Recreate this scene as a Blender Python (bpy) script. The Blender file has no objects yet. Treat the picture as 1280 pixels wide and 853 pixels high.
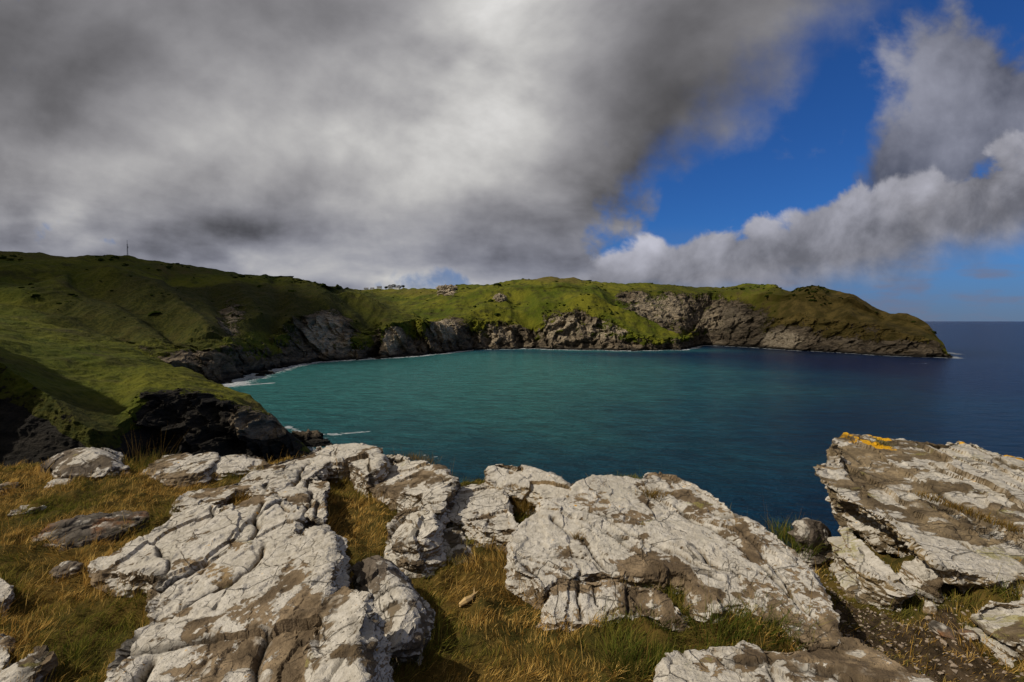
import bpy, bmesh, math, random
import numpy as np
from mathutils import Vector

# ------------------------------------------------------------------ camera, sky, sun, exposure
SC = bpy.context.scene
COL = SC.collection
H = 45.0                      # eye height above the sea
PITCH = math.atan(25.0 / 640.0)
CT, ST = math.cos(PITCH), math.sin(PITCH)
SUN_AZ = math.radians(-108.0)  # left of the view direction (+Y)
SUN_EL = math.radians(44.0)
SUN_DIR = Vector((math.sin(SUN_AZ) * math.cos(SUN_EL), math.cos(SUN_AZ) * math.cos(SUN_EL), math.sin(SUN_EL)))

cam_d = bpy.data.cameras.new('camera')
cam_d.lens = 18.0
cam_d.sensor_width = 36.0
cam_d.clip_start = 0.1
cam_d.clip_end = 200000.0
cam = bpy.data.objects.new('camera', cam_d)
COL.objects.link(cam)
cam.location = (0, 0, H)
cam.rotation_euler = (math.pi / 2 - PITCH, 0, 0)
SC.camera = cam

sun_d = bpy.data.lights.new('sun', 'SUN')
sun_d.energy = 4.0
sun_d.angle = math.radians(0.5)
sun_d.color = (1.0, 0.93, 0.82)
sun = bpy.data.objects.new('sun', sun_d)
COL.objects.link(sun)
sun.rotation_euler = SUN_DIR.to_track_quat('Z', 'Y').to_euler()

SC.view_settings.view_transform = 'Standard'
SC.view_settings.look = 'None'
SC.view_settings.exposure = 0.0
SC.view_settings.gamma = 1.0
SC.render.engine = 'CYCLES'
SC.cycles.use_denoising = True
SC.cycles.max_bounces = 5
SC.cycles.transparent_max_bounces = 8


class G:
    """small helper that turns Python arithmetic into shader nodes"""
    def __init__(self, tree):
        self.t = tree
        self.n = tree.nodes
        self.l = tree.links

    def put(self, sock, v):
        if isinstance(v, X):
            self.l.new(v.s, sock)
        elif v is not None:
            if hasattr(sock.default_value, '__len__') and not hasattr(v, '__len__'):
                v = (v, v, v, 1.0)[:len(sock.default_value)]
            elif hasattr(v, '__len__') and len(v) == 3 and len(sock.default_value) == 4:
                v = tuple(v) + (1.0,)
            sock.default_value = v

    def math(self, op, a, b=None, c=None, clamp=False):
        n = self.n.new('ShaderNodeMath')
        n.operation = op
        n.use_clamp = clamp
        for i, v in enumerate((a, b, c)):
            if v is not None:
                self.put(n.inputs[i], v)
        return X(self, n.outputs[0])

    def vmath(self, op, a, b=None, out=0):
        n = self.n.new('ShaderNodeVectorMath')
        n.operation = op
        self.put(n.inputs[0], a)
        if b is not None:
            if op == 'SCALE':
                self.put(n.inputs[3], b)
            else:
                self.put(n.inputs[1], b)
        return X(self, n.outputs[out])

    def ss(self, x, a, b, lo=0.0, hi=1.0, kind='SMOOTHSTEP'):
        n = self.n.new('ShaderNodeMapRange')
        n.interpolation_type = kind
        self.put(n.inputs['Value'], x)
        self.put(n.inputs['From Min'], a)
        self.put(n.inputs['From Max'], b)
        self.put(n.inputs['To Min'], lo)
        self.put(n.inputs['To Max'], hi)
        return X(self, n.outputs['Result'])

    def noise(self, vec, scale, detail=4, rough=0.5, dist=0.0, lac=2.0, color=False):
        n = self.n.new('ShaderNodeTexNoise')
        self.put(n.inputs['Vector'], vec)
        self.put(n.inputs['Scale'], scale)
        self.put(n.inputs['Detail'], detail)
        self.put(n.inputs['Roughness'], rough)
        self.put(n.inputs['Lacunarity'], lac)
        self.put(n.inputs['Distortion'], dist)
        return X(self, n.outputs['Color' if color else 'Fac'])

    def voro(self, vec, scale, feature='F1', rnd=1.0, out='Distance'):
        n = self.n.new('ShaderNodeTexVoronoi')
        n.feature = feature
        self.put(n.inputs['Vector'], vec)
        self.put(n.inputs['Scale'], scale)
        self.put(n.inputs['Randomness'], rnd)
        return X(self, n.outputs[out])

    def mix(self, f, a, b, mode='MIX'):
        n = self.n.new('ShaderNodeMix')
        n.data_type = 'RGBA'
        n.blend_type = mode
        n.clamp_factor = True
        self.put(n.inputs['Factor'], f)
        self.put(n.inputs[6], a)
        self.put(n.inputs[7], b)
        return X(self, n.outputs[2])

    def sep(self, v):
        n = self.n.new('ShaderNodeSeparateXYZ')
        self.put(n.inputs[0], v)
        return [X(self, o) for o in n.outputs]

    def comb(self, x, y, z):
        n = self.n.new('ShaderNodeCombineXYZ')
        for i, v in enumerate((x, y, z)):
            self.put(n.inputs[i], v)
        return X(self, n.outputs[0])

    def geo(self, out):
        n = self.n.new('ShaderNodeNewGeometry')
        return X(self, n.outputs[out])

    def attr(self, name, out='Fac'):
        n = self.n.new('ShaderNodeAttribute')
        n.attribute_name = name
        return X(self, n.outputs[out])

    def bump(self, h, strength=0.5, dist=1.0, normal=None):
        n = self.n.new('ShaderNodeBump')
        self.put(n.inputs['Height'], h)
        self.put(n.inputs['Strength'], strength)
        self.put(n.inputs['Distance'], dist)
        if normal is not None:
            self.put(n.inputs['Normal'], normal)
        return X(self, n.outputs[0])

    def mapping(self, vec, rot=(0, 0, 0), scale=(1, 1, 1), loc=(0, 0, 0)):
        n = self.n.new('ShaderNodeMapping')
        self.put(n.inputs['Vector'], vec)
        n.inputs['Rotation'].default_value = rot
        n.inputs['Scale'].default_value = scale
        n.inputs['Location'].default_value = loc
        return X(self, n.outputs[0])


class X:
    def __init__(self, g, s):
        self.g, self.s = g, s
    def __add__(self, o): return self.g.math('ADD', self, o)
    __radd__ = __add__
    def __sub__(self, o): return self.g.math('SUBTRACT', self, o)
    def __rsub__(self, o): return self.g.math('SUBTRACT', o, self)
    def __mul__(self, o): return self.g.math('MULTIPLY', self, o)
    __rmul__ = __mul__
    def __truediv__(self, o): return self.g.math('DIVIDE', self, o)
    def __rtruediv__(self, o): return self.g.math('DIVIDE', o, self)
    def max(self, o): return self.g.math('MAXIMUM', self, o)
    def min(self, o): return self.g.math('MINIMUM', self, o)
    def abs(self): return self.g.math('ABSOLUTE', self)
    def clamp(self): return self.g.math('ADD', self, 0.0, clamp=True)
    def pow(self, o): return self.g.math('POWER', self, o)


def build_world():
    w = bpy.data.worlds.new('World')
    SC.world = w
    w.use_nodes = True
    t = w.node_tree
    t.nodes.clear()
    g = G(t)
    sky = t.nodes.new('ShaderNodeTexSky')
    sky.sky_type = 'NISHITA'
    sky.sun_disc = False
    sky.sun_elevation = SUN_EL
    sky.sun_rotation = SUN_AZ
    sky.altitude = 50
    sky.air_density = 1.0
    sky.dust_density = 0.3
    sky.ozone_density = 4.0
    skyc = g.mix(1.0, X(g, sky.outputs[0]), (0.20, 0.50, 0.98), 'MULTIPLY')
    tc = t.nodes.new('ShaderNodeTexCoord')
    d = X(g, tc.outputs['Generated'])
    dx, dy, dz = g.sep(d)
    ya = dy.abs().max(0.04)
    u = dx / ya
    v = dz / ya
    # directions laid onto a cloud deck, so the texture stretches towards the horizon
    zz = dz.max(0.0) + 0.42
    deck = g.comb(dx / zz, dy / zz, 0.0)
    uv = g.comb(u, v, 0.0)
    wob = g.noise(uv, 2.2, 5, 0.55) - 0.5
    fine = g.noise(uv, 7.0, 8, 0.58) - 0.5
    billow = g.noise(uv, 9.0, 7, 0.55, 0.3)
    billow2 = g.noise(g.vmath('ADD', uv, (0.022, -0.03, 0.0)), 9.0, 7, 0.55, 0.3)
    puff = g.noise(uv, 4.2, 7, 0.55, 0.2)
    puff2 = g.noise(g.vmath('ADD', uv, (0.05, -0.06, 0.0)), 4.2, 7, 0.55, 0.2)

    def blob(cu, cv, ru, rv, rot=0.0, k=0.5):
        c, s = math.cos(rot), math.sin(rot)
        p = (u - cu) * c + (v - cv) * s
        q = (v - cv) * c - (u - cu) * s
        r = g.math('SQRT', (p / ru) * (p / ru) + (q / rv) * (q / rv))
        return g.ss(r + wob * k, 0.0, 1.0, 1.0, 0.0)
    # ---- big overcast sheet on the left; its right edge leans to the upper right
    vv = v - 0.236
    e = u - 0.240 - vv.max(0.0) * 1.10 - vv.min(0.0) * 0.40
    soft = g.ss(v, 0.16, 0.45, 0.03, 0.13)
    over = g.ss(e * -1.0 + wob * 0.34 + fine * 0.26 + (puff - 0.5) * g.ss(v, 0.45, 0.2) * 0.3, soft * -1.0, soft)
    # small breaks low on the left and along the horizon
    gap = blob(-0.87, 0.20, 0.15, 0.07, 0.5, 1.2) * 0.60
    gap = gap.max(blob(-0.80, 0.155, 0.10, 0.035, 0.0, 1.2) * 0.55)
    gap = gap.max(blob(-0.14, 0.075, 0.45, 0.06, 0.0, 0.6) * 0.50)
    gapm = g.ss(gap + (billow - 0.5) * 2.0 + fine * 1.2, 0.45, 0.80)
    over = over * (1.0 - gapm * 0.75)
    # ---- brightness of the sheet
    wq = g.vmath('SCALE', g.comb(u, v * 1.25, 0.0), 1.0 / (0.75 + v.max(0.0) * 0.5))
    wq = g.mapping(wq, rot=(0, 0, math.radians(28)), scale=(0.72, 1.15, 1.0))
    deckn = g.noise(wq, 2.3, 7, 0.49, 0.25)
    deckn2 = g.noise(g.vmath('ADD', wq, (0.05, -0.05, 0.0)), 2.3, 7, 0.49, 0.25)
    deckm = g.noise(g.vmath('ADD', wq, (3.0, 1.0, 0.0)), 6.0, 9, 0.58, 0.2)
    b = 0.235 + blob(-0.06, 0.52, 0.40, 0.40) * 0.46
    b = b + blob(-0.36, 0.34, 0.60, 0.22, -0.45) * 0.17
    b = b + blob(-0.70, 0.27, 0.40, 0.20, -0.3) * 0.06
    b = b + blob(0.06, 0.26, 0.14, 0.10, 0.3) * 0.10
    b = b + blob(-0.12, 0.17, 0.16, 0.05, 0.0) * 0.06 + gap * 0.30 + g.ss(v, 0.15, 0.05) * 0.05
    b = b * (1.0 - blob(0.29, 0.42, 0.40, 0.27, 0.85) * 0.58)
    b = b * (1.0 - blob(-0.02, 0.17, 0.34, 0.15, 0.15) * 0.34)
    b = b * (1.0 - blob(-0.28, 0.60, 0.24, 0.14, -0.4) * 0.30)
    b = b * (1.0 - blob(-0.52, 0.185, 0.30, 0.08, -0.12) * 0.06)
    b = b * (1.0 - blob(-1.0, 0.52, 0.5, 0.36) * 0.38)
    b = b * (1.0 + (deckn - 0.5) * 1.15) * (1.0 + (deckm - 0.5) * 0.65) * (1.0 + wob * 0.4) * (1.0 + (deckn - deckn2) * 2.6)
    lay = g.noise(g.comb(u * 0.9, v * 2.6, 4.0), 3.6, 8, 0.54, 0.3)
    lay2 = g.noise(g.comb(u * 0.9 + 0.02, v * 2.6 - 0.10, 4.0), 3.6, 8, 0.54, 0.3)
    lowm = g.ss(v, 0.34, 0.10)
    b = b * (1.0 + (lay - 0.5) * 0.55 * lowm) + (lay - lay2) * lowm * 0.28
    b = b + (puff - puff2) * g.ss(v, 0.60, 0.12) * 0.36
    b = g.math('SMOOTH_MAX', b, 0.055, 0.05)
    low = g.ss(v, 0.02, 0.30)
    shade_col = g.mix(low, (0.88, 0.93, 1.18), (0.985, 0.965, 1.025))
    warm = g.mix(g.ss(b, 0.15, 0.6), shade_col, (1.0, 0.985, 0.965))
    over_c = g.vmath('SCALE', warm, b)

    # ---- low cumulus bank on the right
    top = 0.142 + (u - 0.15) * 0.13 + (u - 0.15) * (u - 0.15) * 0.13
    bot = 0.060 + (u - 0.1) * 0.02 + (u - 0.1) * (u - 0.1) * 0.155
    hgt = (v - bot) / (top - bot)
    lump = (billow - 0.5) * 1.0 + wob * 0.7
    bank = g.ss(hgt * -1.0 + 1.0 + lump * 1.4, -0.06, 0.14) * g.ss(hgt + lump * 0.7, -0.65, 0.12) * g.ss(u, 0.02, 0.14)
    bb = 0.235 + g.ss(hgt + lump * 0.6, 0.1, 1.2) * 0.13 + (billow - billow2) * 0.42 + (puff - puff2) * 0.4
    bb = bb + blob(0.22, 0.14, 0.24, 0.1) * 0.12 - g.ss(u, 0.45, 1.0) * 0.05
    bb = g.math('SMOOTH_MAX', bb, 0.14, 0.06)
    bank_c = g.vmath('SCALE', (0.95, 0.95, 1.08), bb)

    # ---- tall ragged cumulus at the right edge
    cm = blob(0.87, 0.42, 0.38, 0.31, 0.75).max(blob(0.78, 0.33, 0.21, 0.28, 0.0) * 0.95)
    tall = g.ss(cm + (puff - 0.5) * 2.2 + (billow - 0.5) * 0.9 + fine * 0.6, 0.26, 0.74)
    tb = 0.180 + (puff - puff2) * 0.40 + (billow - billow2) * 0.20 + blob(0.74, 0.46, 0.18, 0.24, 0.6) * 0.13 - blob(0.74, 0.25, 0.18, 0.12) * 0.08
    tb = g.math('SMOOTH_MAX', tb, 0.075, 0.05)
    tall_c = g.vmath('SCALE', (0.94, 0.95, 1.10), tb)

    # ---- thin streaks above the sea horizon
    st = g.noise(g.mapping(uv, scale=(1.0, 4.0, 1.0)), 4.5, 6, 0.55)
    thin = g.ss(st, 0.46, 0.66) * g.ss(v, 0.19, 0.07) * g.ss(u, 0.1, 0.4) * 0.75
    hz = g.ss(v, 0.20, 0.0) * 0.75
    hz_c = g.mix(g.ss(v, 0.0, 0.07), (0.125, 0.165, 0.27), (0.105, 0.17, 0.34))

    def bg(c, s=1.0):
        n = t.nodes.new('ShaderNodeBackground')
        g.put(n.inputs[0], c)
        n.inputs[1].default_value = s
        return n.outputs[0]

    def mixs(f, a, b_):
        n = t.nodes.new('ShaderNodeMixShader')
        g.put(n.inputs[0], f)
        t.links.new(a, n.inputs[1])
        t.links.new(b_, n.inputs[2])
        return n.outputs[0]
    sh = bg(skyc, 0.075)
    sh = mixs(hz, sh, bg(hz_c))
    sh = mixs(thin, sh, bg((0.165, 0.175, 0.25)))
    sh = mixs(tall * 0.90, sh, bg(tall_c))
    sh = mixs(bank * 0.97, sh, bg(bank_c))
    sh = mixs(over, sh, bg(over_c))
    out = t.nodes.new('ShaderNodeOutputWorld')
    t.links.new(sh, out.inputs[0])


build_world()

# ------------------------------------------------------------------ helpers
rng = np.random.default_rng(7)
_perm = np.random.default_rng(11).permutation(256)
_perm = np.concatenate([_perm, _perm])
_gr = np.random.default_rng(12).normal(size=(256, 3))
_gr /= np.linalg.norm(_gr, axis=1)[:, None]


def perlin(p):
    p = np.asarray(p, dtype=np.float64)
    i = np.floor(p).astype(np.int64)
    f = p - i
    i &= 255
    w = f * f * f * (f * (f * 6 - 15) + 10)
    out = np.zeros(len(p))
    for a in (0, 1):
        wa = w[:, 0] if a else 1 - w[:, 0]
        ha = _perm[(i[:, 0] + a) & 255]
        for b in (0, 1):
            wb = w[:, 1] if b else 1 - w[:, 1]
            hb = _perm[ha + ((i[:, 1] + b) & 255)]
            for c in (0, 1):
                wc = w[:, 2] if c else 1 - w[:, 2]
                gg = _gr[_perm[hb + ((i[:, 2] + c) & 255)]]
                out += wa * wb * wc * (gg[:, 0] * (f[:, 0] - a) + gg[:, 1] * (f[:, 1] - b) + gg[:, 2] * (f[:, 2] - c))
    return out * 1.6


def fbm(p, octv=4, gain=0.5, lac=2.03, ridged=False):
    p = np.asarray(p, dtype=np.float64)
    s = np.zeros(len(p))
    a = 1.0
    for k in range(octv):
        n = perlin(p + 17.3 * k)
        s += a * ((1 - 2 * np.abs(n)) if ridged else n)
        a *= gain
        p = p * lac
    return s


def sstep(x, a, b):
    t = np.clip((x - a) / (b - a), 0, 1)
    return t * t * (3 - 2 * t)


def ray(px, py):
    xc = (np.asarray(px, float) - 640) / 640
    yc = (426.5 - np.asarray(py, float)) / 640
    return xc, CT + yc * ST, -ST + yc * CT


def to_px(P):
    x, y, z = P[:, 0], P[:, 1], P[:, 2] - H
    dep = np.maximum(y * CT - z * ST, 1e-3)
    return 640 + 640 * x / dep, 426.5 - 640 * (y * ST + z * CT) / dep


def at_depth(px, py, Y):
    x, y, z = ray(px, py)
    return np.stack([x / y * Y, np.broadcast_to(Y, np.shape(x / y)), H + z / y * Y], -1)


def at_z(px, py, z):
    x, y, dz = ray(px, py)
    t = (z - H) / dz
    return np.stack([x * t, y * t, H + dz * t], -1)


def new_mesh(name, verts, faces, mat=None, smooth=True):
    """faces: (n,4) or (n,3) integer array"""
    me = bpy.data.meshes.new(name)
    v = np.ascontiguousarray(verts, dtype=np.float32)
    f = np.ascontiguousarray(faces, dtype=np.int32)
    k = f.shape[1]
    me.vertices.add(len(v))
    me.vertices.foreach_set('co', v.ravel())
    me.loops.add(f.size)
    me.loops.foreach_set('vertex_index', f.ravel())
    me.polygons.add(len(f))
    me.polygons.foreach_set('loop_start', np.arange(0, f.size, k, dtype=np.int32))
    me.polygons.foreach_set('use_smooth', np.full(len(f), smooth, dtype=bool))
    me.update(calc_edges=True)
    if mat:
        me.materials.append(mat)
    return me


def add_attr(me, name, vals):
    at = me.attributes.new(name, 'FLOAT', 'POINT')
    at.data.foreach_set('value', np.ascontiguousarray(vals, dtype=np.float32))


def add_col(me, name, rgb):
    at = me.attributes.new(name, 'FLOAT_COLOR', 'POINT')
    c = np.ones((len(rgb), 4), dtype=np.float32)
    c[:, :3] = rgb
    at.data.foreach_set('color', c.ravel())


def link(name, me, parent=None, loc=None):
    o = bpy.data.objects.new(name, me)
    COL.objects.link(o)
    if parent:
        o.parent = parent
    if loc is not None:
        o.location = loc
    return o


def tag(o, label=None, cat=None, group=None, kind=None):
    if label: o['label'] = label
    if cat: o['category'] = cat
    if group: o['group'] = group
    if kind: o['kind'] = kind
    return o


def grid_faces(nr, nc):
    i = np.arange(nr - 1)[:, None] * nc + np.arange(nc - 1)[None, :]
    return np.stack([i, i + 1, i + nc + 1, i + nc], -1).reshape(-1, 4)


def in_poly(x, y, poly):
    inside = np.zeros(len(x), bool)
    n = len(poly)
    j = n - 1
    for i in range(n):
        xi, yi = poly[i]
        xj, yj = poly[j]
        c = ((yi > y) != (yj > y)) & (x < (xj - xi) * (y - yi) / (yj - yi + 1e-12) + xi)
        inside ^= c
        j = i
    return inside


def seg_dist(x, y, pts, closed=False):
    """distance of points to a polyline"""
    pts = np.asarray(pts, float)
    if closed:
        pts = np.vstack([pts, pts[:1]])
    best = np.full(len(x), 1e18)
    for a, b in zip(pts[:-1], pts[1:]):
        d = b - a
        L = max(d @ d, 1e-12)
        t = np.clip(((x - a[0]) * d[0] + (y - a[1]) * d[1]) / L, 0, 1)
        best = np.minimum(best, (x - a[0] - t * d[0]) ** 2 + (y - a[1] - t * d[1]) ** 2)
    return np.sqrt(best)


def material(name):
    m = bpy.data.materials.new(name)
    m.use_nodes = True
    m.node_tree.nodes.clear()
    g = G(m.node_tree)
    p = m.node_tree.nodes.new('ShaderNodeBsdfPrincipled')
    o = m.node_tree.nodes.new('ShaderNodeOutputMaterial')
    m.node_tree.links.new(p.outputs[0], o.inputs[0])
    return m, g, p


def plain(name, col, rough=0.8):
    m, g, p = material(name)
    n = g.noise(g.geo('Position'), 0.9, 4, 0.6)
    g.put(p.inputs['Base Color'], g.mix(n, tuple(c * 0.75 for c in col), tuple(min(1, c * 1.2) for c in col)))
    p.inputs['Roughness'].default_value = rough
    return m


# ------------------------------------------------------------------ materials
def hill_mat():
    m, g, p = material('hill_turf_and_rock')
    P = g.geo('Position')
    rock, pale, brown = g.attr('rock'), g.attr('pale'), g.attr('brown')
    n1 = g.noise(P, 0.012, 5, 0.6)
    n2 = g.noise(P, 0.06, 6, 0.62)
    n3 = g.noise(P, 0.45, 5, 0.65)
    grass = g.mix(g.ss(n1, 0.38, 0.62), (0.054, 0.070, 0.004), (0.128, 0.122, 0.010))
    grass = g.mix(g.ss(n2, 0.48, 0.68), grass, (0.026, 0.033, 0.004))
    grass = g.mix(g.ss(n3, 0.5, 0.75) * 0.6, grass, (0.125, 0.115, 0.022))
    grass = g.mix(g.ss(n3, 0.5, 0.3) * 0.6, grass, (0.022, 0.033, 0.005))
    br = g.mix(g.ss(n2, 0.35, 0.65), (0.065, 0.048, 0.012), (0.150, 0.105, 0.030))
    br = g.mix(g.ss(n3, 0.45, 0.7) * 0.6, br, (0.035, 0.042, 0.010))
    brk = g.attr('bracken_and_shade')
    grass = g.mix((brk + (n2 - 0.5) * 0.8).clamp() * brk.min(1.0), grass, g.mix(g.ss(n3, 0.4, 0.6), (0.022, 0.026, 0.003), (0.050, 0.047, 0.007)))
    grass = g.mix((brown + (n2 - 0.5) * 0.9).clamp(), grass, br)
    # cliffs: bedded slate
    Ps = g.mapping(P, rot=(0.25, 0.35, 0.2), scale=(0.35, 0.35, 1.3))
    s1 = g.noise(Ps, 0.16, 7, 0.68, 0.6)
    s2 = g.noise(Ps, 0.6, 6, 0.7)
    rk = g.mix(g.ss(s1, 0.35, 0.65), (0.042, 0.033, 0.023), (0.200, 0.155, 0.102))
    rk = g.mix(g.ss(s2, 0.55, 0.75) * 0.7, rk, (0.32, 0.26, 0.18))
    rk = g.mix(g.ss(n2, 0.55, 0.75) * 0.5, rk, (0.120, 0.085, 0.028))
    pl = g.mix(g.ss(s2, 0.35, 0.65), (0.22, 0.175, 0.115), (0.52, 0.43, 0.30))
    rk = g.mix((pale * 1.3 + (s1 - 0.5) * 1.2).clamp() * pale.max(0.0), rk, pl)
    rk = g.mix((pale * -1.0).clamp(), rk, (0.016, 0.015, 0.013))  # below zero darkens rock; carries the near headland's painted shade
    edge = g.ss(rock + (n2 - 0.5) * 1.7 + (n3 - 0.5) * 1.5, 0.44, 0.56)
    c = g.mix(edge, grass, rk)
    z = g.sep(P)[2]
    wet = g.ss(z + (n2 - 0.5) * 3.0, 4.5, 1.2)
    c = g.mix(wet, c, (0.020, 0.018, 0.015))
    g.put(p.inputs['Base Color'], c)
    p.inputs['Roughness'].default_value = 0.95
    p.inputs['Specular IOR Level'].default_value = 0.1
    h = n3 * 1.2 + n2 * 3.0 + g.noise(P, 1.6, 4, 0.6) * 0.35 + edge * (s2 * 3.0 + s1 * 5.0)
    g.put(p.inputs['Normal'], g.bump(h, 0.9, 1.0))
    return m


def sea_mat():
    m, g, p = material('sea_water')
    P = g.geo('Position')
    sh, fo = g.attr('shallow'), g.attr('foam')
    n1 = g.noise(P, 0.007, 4, 0.55)
    n2 = g.noise(P, 0.03, 4, 0.6)
    t = (sh + (n1 - 0.5) * 0.55 + (n2 - 0.5) * 0.2).clamp()
    deep = g.mix(g.ss(t, 0.0, 0.35), (0.0015, 0.0150, 0.072), (0.003, 0.050, 0.112))
    c = g.mix(g.ss(t, 0.25, 0.95), deep, (0.062, 0.275, 0.262))
    # lacy broken foam
    fl = g.noise(g.mapping(P, scale=(1, 1.0, 1)), 0.22, 7, 0.72, 1.2)
    foam = g.ss(fo + (fl - 0.5) * 2.2, 0.50, 0.70) * g.ss(fo, 0.08, 0.25)
    wv = g.noise(g.mapping(P, rot=(0, 0, 0.35), scale=(0.5, 1.0, 1)), 0.16, 7, 0.66)
    caps = g.ss(wv, 0.745, 0.79) * 0.5
    foam = foam.max(caps)
    gust = g.noise(g.mapping(P, rot=(0, 0, 0.2), scale=(0.45, 1.0, 1)), 0.10, 6, 0.72)
    c = g.mix(g.ss(gust, 0.35, 0.65), g.mix(0.30, c, (0.001, 0.004, 0.010)), c)
    c = g.mix(g.ss(wv, 0.38, 0.58) * 0.55 + g.ss(g.noise(g.mapping(P, rot=(0, 0, 0.2), scale=(0.4, 1.0, 1)), 0.33, 5, 0.7), 0.4, 0.6) * 0.45, g.mix(0.32, c, (0.001, 0.004, 0.012)), c)  # wave faces painted darker into the colour, for ripple shading and sparkle
    c = g.mix(foam, c, (0.62, 0.65, 0.65))
    g.put(p.inputs['Base Color'], c)
    g.put(p.inputs['Roughness'], g.ss(foam, 0, 1, 0.22, 0.8))
    p.inputs['IOR'].default_value = 1.333
    p.inputs['Specular IOR Level'].default_value = 0.16
    fine = g.noise(g.mapping(P, rot=(0, 0, 0.3), scale=(0.6, 1.0, 1)), 0.9, 5, 0.65)
    g.put(p.inputs['Normal'], g.bump(wv * 12.0 + fine * 1.6 + gust * 9.0, 1.0, 1.0))
    return m


def rock_mat(name, cover=0.5, stretch=None, tone=(1, 1, 1), yellow=0.35, rust=0.0, white=1.0, side_dark=1.0):
    """slate with crusts of pale lichen; cover = how much of the top the lichen takes"""
    m, g, p = material(name)
    P0 = g.geo('Position')
    P = P0
    if stretch is not None:
        P = g.mapping(P0, rot=(0, 0, -stretch), scale=(0.38, 1.25, 1.25))
    nz = g.sep(g.geo('True Normal'))[2]
    a = g.noise(P, 1.5, 6, 0.58, 0.25)
    b = g.noise(P, 5.5, 7, 0.62, 0.2)
    c_ = g.noise(P, 24.0, 6, 0.65)
    d_ = g.noise(P, 95.0, 4, 0.6)
    v = g.voro(g.vmath('ADD', P, g.vmath('SCALE', g.noise(P, 9.0, 3, 0.5, color=True), 0.12)), 7.5, 'SMOOTH_F1')
    dark = tuple(x * y for x, y in zip((0.060, 0.046, 0.031), tone))
    mid = tuple(x * y for x, y in zip((0.175, 0.139, 0.097), tone))
    tan = tuple(x * y for x, y in zip((0.250, 0.190, 0.110), tone))
    r = g.mix(g.ss(b, 0.34, 0.66), dark, mid)
    r = g.mix(g.ss(a, 0.5, 0.68) * 0.6, r, tan)
    r = g.mix(g.ss(c_, 0.52, 0.74) * 0.55, r, tuple(x * 0.35 for x in mid))
    if rust:
        r = g.mix(g.ss(a + (b - 0.5) * 0.5, 0.50, 0.62) * rust, r, (0.19, 0.075, 0.022))
    bare0 = g.attr('bare')
    # lichen field: big sheets plus separate rounded rosettes
    k = bare0 * (c_ - 0.5) * 0.9 + bare0 * (b - 0.5) * 0.5 + a * 0.95 + b * 0.55 + c_ * 0.16 - v * 0.22
    bare = g.attr('bare')
    th = bare * 0.13 + (0.89 - cover * 0.34)
    sheet = g.ss(k, th, th + 0.022)
    ros = g.ss(v + (c_ - 0.5) * 0.25, 0.34, 0.30) * g.ss(b, 0.42, 0.56)
    sides = g.ss(nz + (b - 0.5) * 0.9, 0.18, 0.50)
    lich = (sheet.max(ros * 0.9)) * sides
    l1 = tuple(x * white for x in (0.36, 0.320, 0.255))
    l2 = tuple(x * white for x in (0.53, 0.485, 0.410))
    lc = g.mix(g.ss(c_ * 0.6 + b * 0.4, 0.38, 0.62), l1, l2)
    lc = g.mix(g.ss(d_, 0.58, 0.72) * 0.65, lc, (0.27, 0.24, 0.19))
    lc = g.mix(g.ss(g.noise(P, 3.2, 5, 0.6, 0.4), 0.53, 0.66) * 0.55, lc, (0.40, 0.36, 0.285))
    specks = g.ss(g.voro(P0, 34.0), 0.16, 0.10) * g.ss(b, 0.50, 0.60)
    lc = g.mix(specks * 0.8, lc, (0.075, 0.062, 0.05))
    col = g.mix(lich, r, lc)
    yl = g.ss(g.noise(P, 2.6, 7, 0.68, 0.6) + bare * 0.05, 0.70 - yellow * 0.17, 0.76 - yellow * 0.17) * g.ss(c_, 0.40, 0.56) * g.ss(nz, 0.1, 0.5)
    col = g.mix(yl * 0.75, col, (0.235, 0.205, 0.055))
    # hairline joints and pitting
    wv_ = g.vmath('ADD', P, g.vmath('SCALE', g.noise(P, 4.0, 4, 0.6, color=True), 0.08))
    hair = g.ss(g.voro(wv_, 3.6, 'DISTANCE_TO_EDGE'), 0.016, 0.004) * g.ss(g.noise(P, 2.1, 3, 0.6), 0.46, 0.54)
    hair2 = g.ss(g.voro(g.vmath('SCALE', wv_, 1.31), 9.0, 'DISTANCE_TO_EDGE'), 0.03, 0.008) * g.ss(g.noise(P, 3.3, 3, 0.6), 0.52, 0.60)
    hair = hair.max(hair2 * 0.8)
    pit = g.ss(g.noise(P, 46.0, 3, 0.7), 0.62, 0.70) * g.ss(b, 0.44, 0.58)
    col = g.mix(pit * 0.65, col, (0.085, 0.068, 0.048))
    col = g.mix(hair * 0.62, col, (0.06, 0.045, 0.028))
    og = g.attr('orange')
    ogm = g.ss(og + (c_ - 0.5) * 1.8 + (b - 0.5) * 2.2 - v * 0.3, 0.36, 0.56)
    col = g.mix(ogm, col, g.mix(d_, (0.52, 0.25, 0.008), (0.66, 0.36, 0.015)))
    crk = g.attr('crack')
    col = g.mix((crk * 0.85).clamp(), col, (0.035, 0.028, 0.02))
    g.put(p.inputs['Base Color'], col)
    p.inputs['Roughness'].default_value = 0.92
    p.inputs['Specular IOR Level'].default_value = 0.15
    h = lich * 0.005 + c_ * 0.016 + d_ * 0.007 + b * 0.004 - specks * 0.004 - hair * 0.012 - pit * 0.008
    g.put(p.inputs['Normal'], g.bump(h, 0.9, 1.0))
    return m


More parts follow.
